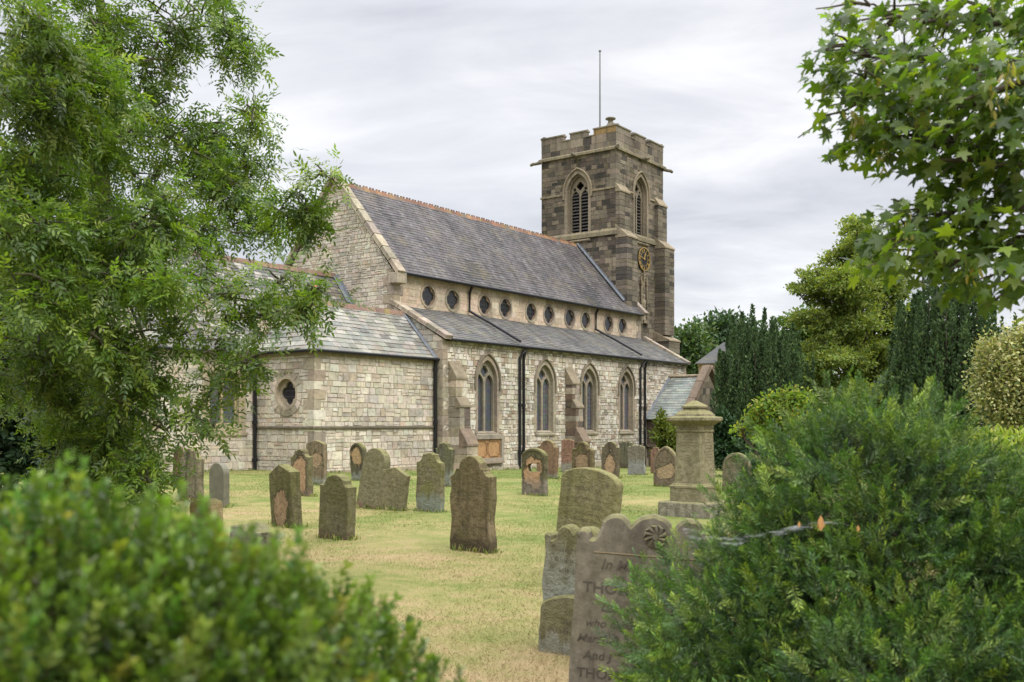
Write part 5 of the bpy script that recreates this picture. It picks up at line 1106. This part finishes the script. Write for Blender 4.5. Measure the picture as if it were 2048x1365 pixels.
for cx, cy, cz, hx, hy, nl in CL:
    c_ = W(cx, cy, cz); rx, rz = hx/F*cz, hy/F*cz; ry = min(max(rx, rz), .8)*1.1
    cl_ = Vector(c_-aloc); br0, r0_ = near_node(cl_); up_ = .10 if cy > 500 else .05
    pts_ = limb(mb, br0, cl_, r0_*.62, max(.011, r0_*.36), up_, 8, .045); nodes.append((cl_, max(.016, r0_*.5)))
    thin = .5 if (cx > 310 and cy > 530) else .8 if cx > 240 else 1.4
    m = int(nl*1.35*thin); tw = max(5, nl//16); ends = []
    for _ in range(tw):                                 # twigs through the clump
        a = c_+RNG.normal(0, .25, 3)*np.array([rx, ry, rz]); dd = RNG.normal(0, 1, 3); dd[2] -= .35; dd[0] += .4; b = c_+nrm(dd[None])[0]*np.array([rx, ry, rz])*RNG.uniform(.5, 1.05)
        limb(mb, Vector(a-aloc), Vector(b-aloc), .012, .004, .06, 4, .05); ends.append((a, b))
    ends = np.array(ends); i = RNG.integers(0, tw, m); u = RNG.random((m, 1))**.6
    q = ends[i, 0]*(1-u)+ends[i, 1]*u+RNG.normal(0, .10, (m, 3))*np.array([1, 1, .9])
    dv_ = nrm(ends[i, 1]-ends[i, 0])+RNG.normal(0, .85, (m, 3)); dv_[:, 2] -= .28
    P.append(q); D.append(dv_); SC.append(RNG.uniform(.12, .21, m)); 
    tone = RNG.uniform(.75, 1.25)
    CC.append(shades(m, [(.10, .158, .028), (.135, .195, .033), (.068, .115, .033), (.185, .235, .042)], [4, 3, 3, 1.4])*tone)
P, D, SC, CC = map(np.concatenate, (P, D, SC, CC)); m = len(P)
upv = RNG.normal(0, .6, (m, 3)); upv[:, 2] += 1
mb.build('trunk', M_BARKG, ash); hf = RNG.random(m) < .5
scatter('crown', AV, AF, P[hf], D[hf], upv[hf], SC[hf], CC[hf], LM_ASH, ash, None, tuple(aloc))
AV, AF = ash_leaf(); hf = ~hf; scatter('crown', AV, AF, P[hf], D[hf], upv[hf], SC[hf], CC[hf], LM_ASH, ash, None, tuple(aloc))
# --- the sycamore whose branches reach in from the right
LM_MAP = leaf_mat('sycamore_leaf', .4, .55, (.95, 1.05, .22), .5)
syc = empty('sycamore_tree', (5.6, 5.6, 0), 0, 'sycamore tree with big lobed leaves overhanging from the right edge', 'tree'); sloc = np.array(syc.location); mb = MB()
mb.tube([(0, 0, -.2), (0, 0, 1), (.05, 0, 2.5), (-.05, .1, 4.2), (0, .1, 6)], [.32, .27, .23, .17, .09], 12)
SB = [((2140, 470, 4.6), (1930, 510, 4.6), (1780, 520, 4.5)), ((2160, 420, 4.8), (1980, 420, 4.8), (1870, 430, 4.7)), ((2180, 540, 4.4), (2060, 560, 4.4), (1990, 600, 4.4)), ((2160, 240, 4.9), (1960, 250, 4.8), (1760, 280, 4.6)), ((2160, 160, 5.0), (1960, 130, 4.9), (1700, 110, 4.7)), ((2150, 60, 5.0), (1960, 50, 4.9), (1760, 40, 4.7)), ((2150, 330, 4.4), (2010, 330, 4.4), (1880, 320, 4.4)), ((2150, -60, 5), (1960, -40, 5), (1780, -40, 4.8)), ((2160, 130, 4.2), (2030, 170, 4.2), (1930, 200, 4.2))]
for a, b, c_ in SB:
    A, B, Cc = (Vector(W(*q)-sloc) for q in (a, b, c_)); limb(mb, Vector((0, .05, max(1.8, min(4.6, A.z*.9)))), A, .07, .03, .03, 5, .02); limb(mb, A, B, .03, .017, .02, 6, .03); limb(mb, B, Cc, .017, .006, .02, 6, .04)
SCL = [(1690, 20, 4.7, 40, 35, 22), (1740, 40, 4.8, 70, 40, 50), (1850, 40, 4.9, 90, 60, 90), (1960, 40, 4.9, 90, 60, 90), (2040, 60, 4.8, 60, 80, 60), (1650, 100, 4.7, 25, 20, 10), (1690, 120, 4.7, 45, 30, 35), (1760, 120, 4.7, 80, 45, 75), (1850, 140, 4.7, 80, 50, 75), (1940, 150, 4.5, 80, 60, 80), (2030, 170, 4.3, 60, 70, 70),
       (1680, 165, 4.7, 35, 30, 20), (1730, 190, 4.6, 60, 40, 50), (1810, 200, 4.6, 80, 45, 80), (1900, 220, 4.5, 90, 50, 90), (2000, 240, 4.4, 80, 60, 80), (1665, 215, 4.6, 20, 15, 6), (1720, 270, 4.6, 30, 30, 25), (1770, 260, 4.6, 60, 40, 55), (1860, 290, 4.5, 80, 40, 75), (1950, 310, 4.5, 80, 50, 80), (2030, 320, 4.4, 50, 60, 60),
       (1850, 330, 4.5, 16, 16, 5), (1920, 370, 4.6, 40, 35, 35), (2000, 400, 4.6, 70, 50, 70), (1870, 390, 4.7, 40, 25, 20), (1790, 430, 4.6, 40, 30, 35), (1850, 440, 4.6, 60, 35, 65), (1930, 460, 4.6, 70, 40, 75), (2020, 480, 4.5, 60, 50, 65), (1770, 490, 4.5, 40, 40, 40), (1830, 510, 4.5, 50, 40, 45), (1900, 530, 4.5, 60, 35, 45), (1990, 550, 4.4, 60, 35, 45), (2035, 570, 4.3, 30, 30, 22), (1740, 530, 4.4, 25, 15, 10)]
SCL += [(2130, 40, 4.9, 90, 90, 70), (2230, 120, 5, 100, 90, 80), (2110, 180, 4.4, 80, 80, 70), (2330, 60, 5.2, 110, 100, 90), (2120, 330, 4.5, 80, 80, 70), (2240, 300, 4.8, 100, 100, 80), (2110, 480, 4.5, 70, 60, 60), (2220, 470, 4.7, 90, 70, 70), (2350, 250, 5.2, 110, 110, 90), (2460, 160, 5.4, 120, 140, 90), (1900, -90, 4.9, 120, 70, 70), (2100, -110, 5, 120, 80, 80), (2320, -120, 5.2, 130, 90, 90), (2360, 430, 5, 100, 90, 80), (2160, 590, 4.4, 60, 40, 40), (2120, 130, 5.8, 100, 120, 80), (2260, 220, 6.2, 120, 140, 90), (2480, 380, 5.4, 110, 120, 80)]
P, D, SC, CC = [], [], [], []
MV, MF = maple_leaf()
for cx, cy, cz, hx, hy, nl in SCL:
    c_ = W(cx, cy, cz); rx, rz = hx/F*cz, hy/F*cz; m = int(nl*1.3); q = c_+nrm(RNG.normal(0, 1, (m, 3)))*np.array([rx, .5, rz])*RNG.random((m, 1))**.45-np.array([0, 0, .02])
    dv_ = RNG.normal(0, .65, (m, 3)); dv_[:, 0] -= .7; dv_[:, 1] -= .2; dv_[:, 2] -= .5
    P.append(q); D.append(dv_); SC.append(RNG.uniform(.05, .10, m)); CC.append(shades(m, [(.085, .14, .028), (.12, .175, .032), (.062, .105, .032), (.17, .22, .04)], [4, 3, 3, 1.6]))
    for _ in range(max(3, nl//6)):
        b = c_+RNG.normal(0, .5, 3)*np.array([rx, .25, rz]); limb(mb, Vector(c_+np.array([.12, 0, .02])-sloc), Vector(b-sloc), .007, .003, .05, 4, .05)
P, D, SC, CC = map(np.concatenate, (P, D, SC, CC)); m = len(P); upv = RNG.normal(0, .5, (m, 3)); upv[:, 2] += 1
mb.build('trunk', M_BARK, syc); scatter('crown', MV, MF, P, D, upv, SC, CC, LM_MAP, syc, None, tuple(sloc))
kp = []
for px_1, py_1, zk in ((1760, 140, 4.5), (1830, 215, 4.4), (1840, 235, 4.4), (2020, 150, 4.1), (2025, 165, 4.1), (1710, 240, 4.5), (1760, 310, 4.5), (1815, 470, 4.3), (1945, 540, 4.3), (1990, 200, 4.1)):
    kp.append(W(px_1, py_1, zk)+RNG.normal(0, .028, (14, 3))*np.array([.6, .6, 1.5]))
kp = np.concatenate(kp); m = len(kp); d = RNG.normal(0, .4, (m, 3)); d[:, 2] -= 1
scatter('seed_cluster', [(0, -.12, 0), (0, .12, 0), (.5, .2, 0), (1, 0, 0), (.6, -.15, 0)], [(0, 1, 2, 3, 4)], kp, d, rdir(m), RNG.uniform(.03, .05, m), shades(m, [(.28, .27, .08), (.34, .28, .11)]), LM_MAP, syc, None, tuple(sloc))
# --- yew bush in the right foreground
LM_YEW = leaf_mat('yew_needle', .5, .22, (.8, 1.0, .3), .4)
YB = [((1.83, 4.25, .37), (1.30, .95, .99)), ((1.56, 4.25, .92), (.58, .60, .73)), ((2.02, 4.35, .70), (.60, .7, .64)), ((2.7, 4.3, .30), (.9, .9, .80)), ((1.16, 4.1, .15), (.74, .75, .60)), ((1.58, 3.6, .13), (.92, .6, .76)), ((2.25, 3.55, .06), (.9, .6, .85))]
yew = empty('yew_bush', (1.7, 4.2, 0), 0, 'big dense dark green yew bush with upright shoots in the right foreground', 'bush'); yloc = np.array(yew.location)
def facing(p, nn_, lim=.35):
    v = nrm(p-np.array([0, 0, EYE])); return (v*nn_).sum(1) < lim
p, nn_ = shell(YB, 46000, .18, 1.9); kk = (p[:, 2] > .25) & facing(p, nn_); p, nn_ = p[kk], nn_[kk]; m = len(p)
d = nn_*RNG.uniform(.5, 1.0, (m, 1))+RNG.normal(0, .42, (m, 3)); d[:, 2] += RNG.uniform(.0, .45, m)
SV, SF, SCo = shoot(15, .24, .036, 60, (1.7, 1.6, 1.0), False, .3); SCo = np.array(SCo)
lite = RNG.random(m) < .17
ycol = np.where(lite[:, None], shades(m, [(.12, .185, .032), (.155, .215, .04)]), shades(m, [(.052, .107, .025), (.034, .075, .023), (.075, .132, .029)], None, .25))
scatter('foliage', SV, SF, p, d, nn_+RNG.normal(0, .5, (m, 3)), RNG.uniform(.08, .15, m), ycol, LM_YEW, yew, SCo, tuple(yloc))
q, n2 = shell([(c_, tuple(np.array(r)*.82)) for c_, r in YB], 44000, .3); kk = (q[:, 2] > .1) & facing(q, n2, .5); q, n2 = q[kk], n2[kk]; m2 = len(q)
scatter('inner_foliage', SV, SF, q, n2+RNG.normal(0, .7, (m2, 3)), rdir(m2), RNG.uniform(.10, .16, m2), shades(m2, [(.03, .06, .02), (.045, .05, .025), (.036, .08, .024)]), LM_YEW, yew, None, tuple(yloc))  # inner needles coloured darker to stand for shade in the gaps
mb = MB()
for i in range(200):
    j = RNG.integers(m); b = np.array([1.7+RNG.normal(0, .25), 4.25+RNG.normal(0, .2), .1]); limb(mb, Vector(b-yloc), Vector(b+(p[j]-b)*.84-yloc), .012, .005, .02, 4, .05)
mb.build('branches', M_BARK, yew)
# leader shoots standing proud of the outline
els_top = (p[:, 2] > 1.0) | (p[:, 0] < 1.0); cand = np.where(els_top & (nn_[:, 2] > .1))[0]; jj = RNG.choice(cand, 420); q = p[jj]-nn_[jj]*.02; m2 = len(jj)
d2 = nn_[jj]*.45+RNG.normal(0, .22, (m2, 3)); d2[:, 2] += .9; SV2, SF2, SC2 = shoot(18, .22, .034, 60)
scatter('leader_shoots', SV2, SF2, q, d2, rdir(m2), RNG.uniform(.09, .15, m2), shades(m2, [(.075, .14, .026), (.055, .115, .024), (.11, .17, .035)]), LM_YEW, yew, SC2, tuple(yloc))
# cobweb with a few caught dead leaves
mw, t = new_mat('cobweb'); df = t.n('ShaderNodeBsdfDiffuse', {'Color': (.75, .76, .78, 1)}); tp = t.n('ShaderNodeBsdfTransparent')
ob = t.n('ShaderNodeTexCoord').outputs['Object']; al = t.ramp(t.noise(t.mapping(ob, (3, 3, 22)), 5.0, 5, .7), [(.48, .0), (.8, .26)])
mx = t.n('ShaderNodeMixShader', {0: al, 1: tp.outputs[0], 2: df.outputs[0]}); t.n('ShaderNodeOutputMaterial', {0: mx.outputs[0]})
mb = MB(); kx = np.linspace(0, 1, 26); row = []
for u in kx:
    base = W(1375+330*u, 1058+18*math.sin(u*5)+8*u, 3.42-.1*math.sin(u*PI)); hw = (.035 if u < .35 else .015)*(1-.7*abs(u-.2))
    row.append((base+np.array([0, 0, hw]), base+np.array([0, .12, -.005]), base+np.array([0, .03, -hw])))
vv = [tuple(x) for r_ in row for x in r_]
mb.add(vv, [(3*i+j, 3*i+3+j, 3*i+4+j, 3*i+1+j) for i in range(25) for j in (0, 1)], (1, 1, 1)); tag(mb.build('cobweb', mw), 'wispy white cobweb strung across the front of the big yew bush', 'cobweb')
DL = leaf_mat('dead_leaf', .8, .2, (1, .7, .4)); 
for px_1, py_1, sz in ((1641, 1048, .05), (1716, 1058, .022), (1598, 1050, .02)):
    mb = MB(); b = Vector(W(px_1, py_1, 3.36)); mb.add([b+Vector(q)*sz for q in ((0, 0, -.5), (.28, -.1, -.1), (.2, .1, .3), (0, -.05, .6), (-.22, -.12, .2), (-.2, .05, -.2))], [(0, 1, 2, 3), (0, 3, 4, 5)], (.42, .24, .10))
    tag(mb.build('dead_leaf', DL), {.05: 'curled tan dead leaf standing in the middle of the cobweb', .022: 'small tan dead leaf at the cobweb end away from the gravestones', .02: 'small tan dead leaf caught left of the large curled one'}[sz], 'leaf', 'dead leaves in the cobweb')
# --- box hedge in the left foreground, very near
LM_BOX = leaf_mat('hedge_leaf', .35, .28, (.85, 1.05, .25), .5)
HB0 = [((-1.3, 2.1, .70), (.58, .58, .73)), ((-.86, 2.05, .675), (.42, .50, .73)), ((-.60, 2.0, .60), (.28, .45, .72)), ((-.41, 1.95, .52), (.19, .42, .70)), ((-.29, 1.9, .38), (.14, .38, .66)), ((-1.95, 2.2, .72), (.6, .6, .72)), ((-.7, 2.5, .5), (.65, .5, .68))]
HK = .58; HB = [((c_[0]*HK, c_[1]*HK, EYE+(c_[2]-EYE)*HK), tuple(x*HK for x in r)) for c_, r in HB0]
hed = empty('clipped_hedge', (-.45, 1.2, 0), 0, 'near green hedge with small glossy leaves across the bottom left', 'hedge'); hloc = np.array(hed.location)
p, nn_ = shell(HB, 26000, .22); kk = (p[:, 2] > .8) & facing(p, nn_, .45); p, nn_ = p[kk], nn_[kk]; m = len(p)
d = nn_*.35+RNG.normal(0, .32, (m, 3)); d[:, 2] += .8
BV, BF, BC = shoot(8, .34, .085, 58, (1.45, 1.5, 1.0), True, .3)
scatter('foliage', BV, BF, p, d, nn_+RNG.normal(0, .6, (m, 3)), RNG.uniform(.031, .052, m), shades(m, [(.075, .122, .017), (.112, .168, .021), (.048, .086, .02), (.18, .175, .033)], [4, 4, 3, .4]), LM_BOX, hed, BC, tuple(hloc))
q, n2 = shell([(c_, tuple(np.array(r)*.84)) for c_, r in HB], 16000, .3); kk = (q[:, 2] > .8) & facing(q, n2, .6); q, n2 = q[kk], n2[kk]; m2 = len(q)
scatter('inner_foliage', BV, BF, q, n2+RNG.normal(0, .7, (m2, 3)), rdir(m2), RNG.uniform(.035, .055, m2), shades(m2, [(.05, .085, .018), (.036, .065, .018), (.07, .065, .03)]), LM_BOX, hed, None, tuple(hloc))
mb = MB()
for i in range(300):
    j = RNG.integers(m); b = np.array([p[j][0]+RNG.normal(0, .06), 1.22+RNG.normal(0, .08), .1]); limb(mb, Vector(b-hloc), Vector(b+(p[j]-b)*.9-hloc), .008, .003, .03, 4, .04)
mb.build('branches', M_BARK, hed)
top = np.where((nn_[:, 2] > .5) & (p[:, 2] > 1.0))[0]; jj = RNG.choice(top, 170); m2 = len(jj); d2 = RNG.normal(0, .2, (m2, 3)); d2[:, 2] += 1; d2[:, 0] += .25; B2 = shoot(12, .2, .055, 55, (1.6, 1.5, 1.0), True, .3)
scatter('leader_shoots', B2[0], B2[1], p[jj], d2, rdir(m2), RNG.uniform(.05, .10, m2), shades(m2, [(.08, .15, .03), (.12, .16, .04), (.06, .13, .025)]), LM_BOX, hed, B2[2], tuple(hloc))
# --- background trees
LM_DARK = leaf_mat('irish_yew_leaf', .6, .1, (.7, 1, .5), .2); LM_GOLD = leaf_mat('golden_tree_leaf', .65, .42, (1, 1, .25), .12); LM_BG = leaf_mat('far_tree_leaf', .6, .25, (.8, 1, .3), .2); LM_VAR = leaf_mat('variegated_leaf', .45, .25, (1, 1, .5), .35)
TUFT = ([(0, 0, 0), (.35, -.28, .03), (1, 0, 0), (.35, .28, .03), (.25, 0, -.25), (.8, .05, .22), (.3, .02, .26)], [(0, 1, 2, 3), (0, 4, 5, 6)])
LEAF = ([(0, 0, 0), (.4, -.3, .05), (1, 0, -.05), (.4, .3, .05)], [(0, 1, 2, 3)])
def irish_yew(pxc, hpx, Z, top, label, ns, n, spread=.75):
    """upright yew: a sheaf of pointed spires, each thick with upward tufts"""
    c_ = at(pxc, HZ, Z); gz = float(ground(c_.x, c_.y)); Hh = EYE+(HZ-top)/F*Z-gz; rad = hpx/F*Z
    root = empty('irish_yew', (c_.x, c_.y, gz), 0, label, 'tree', 'upright dark yews'); P, D, U, S = [], [], [], []; mb = MB()
    for i in range(ns):
        a = 2*PI*i*.381966; rr = rad*math.sqrt((i+.5)/ns)*spread; h = Hh*(1-.30*(rr/rad)**2)*random.uniform(.76, 1.0); sr = rad*random.uniform(.2, .3)
        bx, by = rr*math.cos(a), rr*math.sin(a)*.8; lean = .12*rr/rad; m = int(n/ns); u = RNG.random(m)**.8; q = RNG.random(m)*2*PI
        prof = sr*np.minimum(1, (1-u)*2.4)**.9*(.75+.25*np.sin(u*23+i)); k = RNG.uniform(.7, 1.05, m)
        P.append(np.stack([bx*(1+lean*u)+np.cos(q)*prof*k, by*(1+lean*u)+np.sin(q)*prof*k, u*h], 1)); dd = np.stack([np.cos(q)*.5, np.sin(q)*.5, np.full(m, 1.0)], 1)+RNG.normal(0, .3, (m, 3)); D.append(dd); U.append(np.stack([np.cos(q), np.sin(q), np.zeros(m)], 1)+RNG.normal(0, .4, (m, 3)))
        limb(mb, (bx*.3, by*.3, -.1), (bx, by, h*.85), .05, .015, 0, 4, .01)
    P, D, U = map(np.concatenate, (P, D, U)); m = len(P)
    mb.build('trunk', M_BARK, root)
    scatter('crown', *TUFT, P+np.array(root.location), D, U, RNG.uniform(.07, .15, m), shades(m, [(.062, .105, .042), (.08, .13, .05), (.045, .078, .034), (.11, .155, .06)], [4, 4, 3, 1.3], .25), LM_DARK, root, None, tuple(root.location))
irish_yew(1519, 88, 38, 595, 'dark upright Irish yew of many spires standing beyond the porch', 44, 40000, .9)
irish_yew(1893, 108, 30, 478, 'broad dark Irish yew standing behind the pale variegated holly', 46, 46000, .9)
irish_yew(2025, 38, 36, 585, 'thin dark yew spires showing above the variegated holly at the edge', 8, 4000)
irish_yew(1622, 14, 40, 690, 'single thin dark yew spire in front of the golden green tree', 3, 1500)
def tree(name, label, Z, clumps, leaf, lsz, n, cols, wts, mat, trunk_px, group=None, cat='tree', tr_r=.2, squash=.8, mesh=LEAF):
    c_ = at(trunk_px, HZ, Z); gz = float(ground(c_.x, c_.y)); root = empty(name, (c_.x, c_.y, gz), 0, label, cat, group); mb = MB(); loc_ = np.array(root.location); P, D, CC = [], [], []
    tot = sum(q[2]*q[3] for q in clumps); topz = max(W(q[0], q[1], Z)[2] for q in clumps)-gz
    mb.tube([(0, 0, -.2), (.03, 0, topz*.3), (-.04, .05, topz*.6), (0, 0, topz*.92)], [tr_r, tr_r*.8, tr_r*.5, tr_r*.1], 8)
    for cx, cy, hx, hy, *dz in clumps:
        zz = Z+(dz[0] if dz else 0); c1_ = W(cx, cy, zz); r = np.array([hx/F*zz, max(hx, hy)/F*zz*squash, hy/F*zz]); m = int(n*hx*hy/tot)
        nsub = max(6, m//34); sd_ = rdir(nsub); sc0 = sd_*RNG.random((nsub, 1))**.42*1.05; si = RNG.integers(0, nsub, m)
        rel = sc0[si]+RNG.normal(0, 1, (m, 3))*np.array([.32, .32, .22]); dd = nrm(rel)
        P.append(c1_+rel*r+RNG.normal(0, .03, (m, 3))); D.append(sd_[si]*.8+RNG.normal(0, .6, (m, 3))); CC.append(shades(m, cols, wts, .15)*RNG.uniform(.85, 1.15, (nsub, 1))[si])
        limb(mb, (0, 0, min(topz*.8, max(.3, (c1_[2]-gz)*.6))), Vector(c1_-loc_), tr_r*.35, .02, .03, 5, .04)
        for _ in range(3): limb(mb, Vector(c1_-loc_), Vector(c1_-loc_+rdir(1)[0]*r*.9), .025, .008, .03, 3, .05)
    P, D, CC = map(np.concatenate, (P, D, CC)); m = len(P); up_ = RNG.normal(0, .6, (m, 3)); up_[:, 2] += .8
    mb.build('trunk', M_BARK, root); scatter('crown', *mesh, P, D, up_, RNG.uniform(.75, 1.3, m)*lsz, CC, mat, root, None, tuple(loc_)); return root
GOLD = [(.185, .235, .068), (.145, .20, .058), (.25, .285, .085), (.105, .16, .05)]
GC = []
for y0, xl_, xr_ in ((455, 1695, 1745), (480, 1690, 1765), (505, 1675, 1790), (530, 1672, 1800), (555, 1600, 1810), (570, 1592, 1815), (595, 1625, 1820), (625, 1605, 1830), (655, 1625, 1835), (690, 1612, 1835), (725, 1600, 1835), (760, 1606, 1835), (800, 1600, 1835), (840, 1595, 1835), (880, 1590, 1835)):
    x0 = xl_
    while x0 < xr_:
        e_ = abs((x0-xl_)/(xr_-xl_)-.5)*2; hx = random.uniform(13, 25)*(1.15-.45*e_); GC.append((x0+random.uniform(-8, 8), y0+random.uniform(-12, 12), hx*random.uniform(1.0, 1.5), hx*random.uniform(.7, 1.1), random.uniform(-3, 1.5)*(1-e_)-.02*(y0-450)*.3)); x0 += hx*1.5
tree('golden_leaved_tree', 'tall golden green leafy tree between the two dark Irish yews', 44, GC, LEAF, .135, 85000, GOLD, [4, 3, 2.5, 2], LM_GOLD, 1715, 'leafy trees behind the yews', squash=1.6)
tree('leafy_tree', 'mid green tree between the thin spired yew and the golden tree', 58, [(1600, 650, 34, 30), (1610, 700, 40, 40), (1585, 720, 30, 40), (1620, 760, 40, 50), (1590, 800, 40, 50)], LEAF, .28, 9000, [(.07, .125, .04), (.09, .15, .045), (.13, .18, .05)], None, LM_BG, 1605, 'leafy trees behind the yews')
tree('leafy_tree', 'bushy dark green tree just right of the tower', 78, [(1372, 690, 30, 40), (1358, 730, 30, 40), (1400, 690, 26, 30, 2), (1395, 740, 40, 40)], LEAF, .36, 9000, [(.055, .09, .04), (.07, .115, .045), (.10, .135, .045)], None, LM_BG, 1385, 'leafy trees behind the yews')
tree('leafy_tree', 'rounded blue green tree above the stone turret', 92, [(1420, 680, 36, 40), (1450, 665, 40, 34), (1435, 720, 50, 40), (1480, 690, 40, 40), (1510, 720, 50, 60)], LEAF, .4, 10000, [(.055, .09, .05), (.07, .115, .055), (.045, .075, .042)], None, LM_BG, 1450, 'leafy trees behind the yews')
tree('variegated_holly', 'pale cream and green variegated holly at the right edge', 22, [(2035, 740, 62, 70), (2060, 690, 40, 40), (1995, 720, 36, 40), (2010, 800, 50, 60), (2070, 820, 60, 60), (1990, 770, 34, 50), (2110, 740, 60, 90)], LEAF, .085, 26000, [(.35, .34, .14), (.24, .26, .09), (.12, .16, .05), (.42, .40, .20)], [4, 4, 2.5, 2], LM_VAR, 2045, None, 'holly', .1)
tree('golden_shrub', 'sprawling shrub with yellow tipped leaves above the yew bush by the monument', 12, [(1515, 840, 26, 20), (1545, 808, 30, 22), (1578, 805, 30, 24), (1530, 865, 34, 22), (1482, 862, 14, 8), (1590, 850, 40, 30)], LEAF, .055, 3200, [(.10, .17, .04), (.14, .21, .045), (.28, .30, .07), (.22, .17, .06)], [4, 4, 2, .25], LM_GOLD, 1545, None, 'shrub', .03)
tree('conifer_shrub', 'small bushy conifer growing against the porch wall', 36, [(1330, 870, 20, 26), (1342, 890, 20, 26), (1322, 845, 9, 18), (1350, 915, 20, 20), (1330, 915, 18, 18)], LEAF, .12, 6000, [(.09, .12, .025), (.07, .10, .025), (.12, .14, .03)], None, LM_GOLD, 1335, None, 'shrub', .04)
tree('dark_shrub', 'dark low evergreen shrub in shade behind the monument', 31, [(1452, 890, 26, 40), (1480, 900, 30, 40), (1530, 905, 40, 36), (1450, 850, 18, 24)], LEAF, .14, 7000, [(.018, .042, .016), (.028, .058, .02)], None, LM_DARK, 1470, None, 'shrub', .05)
# light green clipped hedges to the right
LM_HG = leaf_mat('light_hedge_leaf', .55, .3, (.9, 1, .3), .3)
for els, lab, nme in (([((7.0, 14.5, .35), (1.5, 1.0, 1.12)), ((8.4, 14.0, .3), (1.6, 1.1, 1.1))], 'long bright green clipped hedge mound behind the yew bush', 'hedge_mound'), ([((6.6, 12.0, .1), (1.7, .9, 1.05)), ((4.9, 11.6, .0), (1.2, .8, .9))], 'lower bright green hedge mound nearer than the long one', 'hedge_mound')):
    r0 = empty(nme, (els[0][0][0], els[0][0][1], 0), 0, lab, 'hedge', 'bright green hedges'); p, nn_ = shell(els, 14000, .12); p, nn_ = p[p[:, 2] > .0], nn_[p[:, 2] > .0]; m = len(p); d = nn_*.7+RNG.normal(0, .5, (m, 3)); d[:, 2] += .5
    scatter('foliage', *LEAF, p, d, nn_+RNG.normal(0, .5, (m, 3)), RNG.uniform(.06, .12, m), shades(m, [(.24, .30, .055), (.29, .345, .06), (.18, .245, .05), (.36, .38, .09)], [4, 4, 3, 1]), LM_HG, r0, None, tuple(r0.location))
    mb = MB()
    for i in range(60): j = RNG.integers(m); limb(mb, Vector(np.array(els[0][0])*np.array([1, 1, 0])-np.array(r0.location)), Vector(p[j]-np.array(r0.location)), .02, .005, .05, 4, .03)
    mb.build('branches', M_BARK, r0)
# dark evergreens beyond the ash on the left
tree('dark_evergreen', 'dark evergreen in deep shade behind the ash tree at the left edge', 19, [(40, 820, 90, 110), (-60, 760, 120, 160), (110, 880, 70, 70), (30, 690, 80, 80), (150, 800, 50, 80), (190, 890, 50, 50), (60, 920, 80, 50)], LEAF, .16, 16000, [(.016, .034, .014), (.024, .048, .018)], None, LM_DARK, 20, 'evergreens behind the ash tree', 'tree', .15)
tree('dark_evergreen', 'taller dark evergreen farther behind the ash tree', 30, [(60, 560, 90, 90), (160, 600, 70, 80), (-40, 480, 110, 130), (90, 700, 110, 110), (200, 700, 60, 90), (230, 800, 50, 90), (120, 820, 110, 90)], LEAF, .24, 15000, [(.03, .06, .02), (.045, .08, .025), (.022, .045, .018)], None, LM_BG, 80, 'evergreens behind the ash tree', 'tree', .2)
far = MB()
P, CC = [], []
for a in np.linspace(-1.2, 1.2, 130):
    d_ = 150+RNG.normal(0, 8); r_ = RNG.uniform(5, 9); c_ = np.array([math.sin(a)*d_, math.cos(a)*d_, RNG.uniform(1.5, 4)]); m = 260; dd = rdir(m); P.append(c_+dd*RNG.random((m, 1))**.3*np.array([r_, r_, r_*.75])); CC.append(shades(m, [(.04, .065, .03), (.055, .085, .035)])*RNG.uniform(.8, 1.2))
P, CC = np.concatenate(P), np.concatenate(CC); m = len(P)
tag(scatter('far_wood', *LEAF, P, rdir(m), rdir(m), RNG.uniform(.7, 1.5, m), CC, LM_BG), kind='stuff')
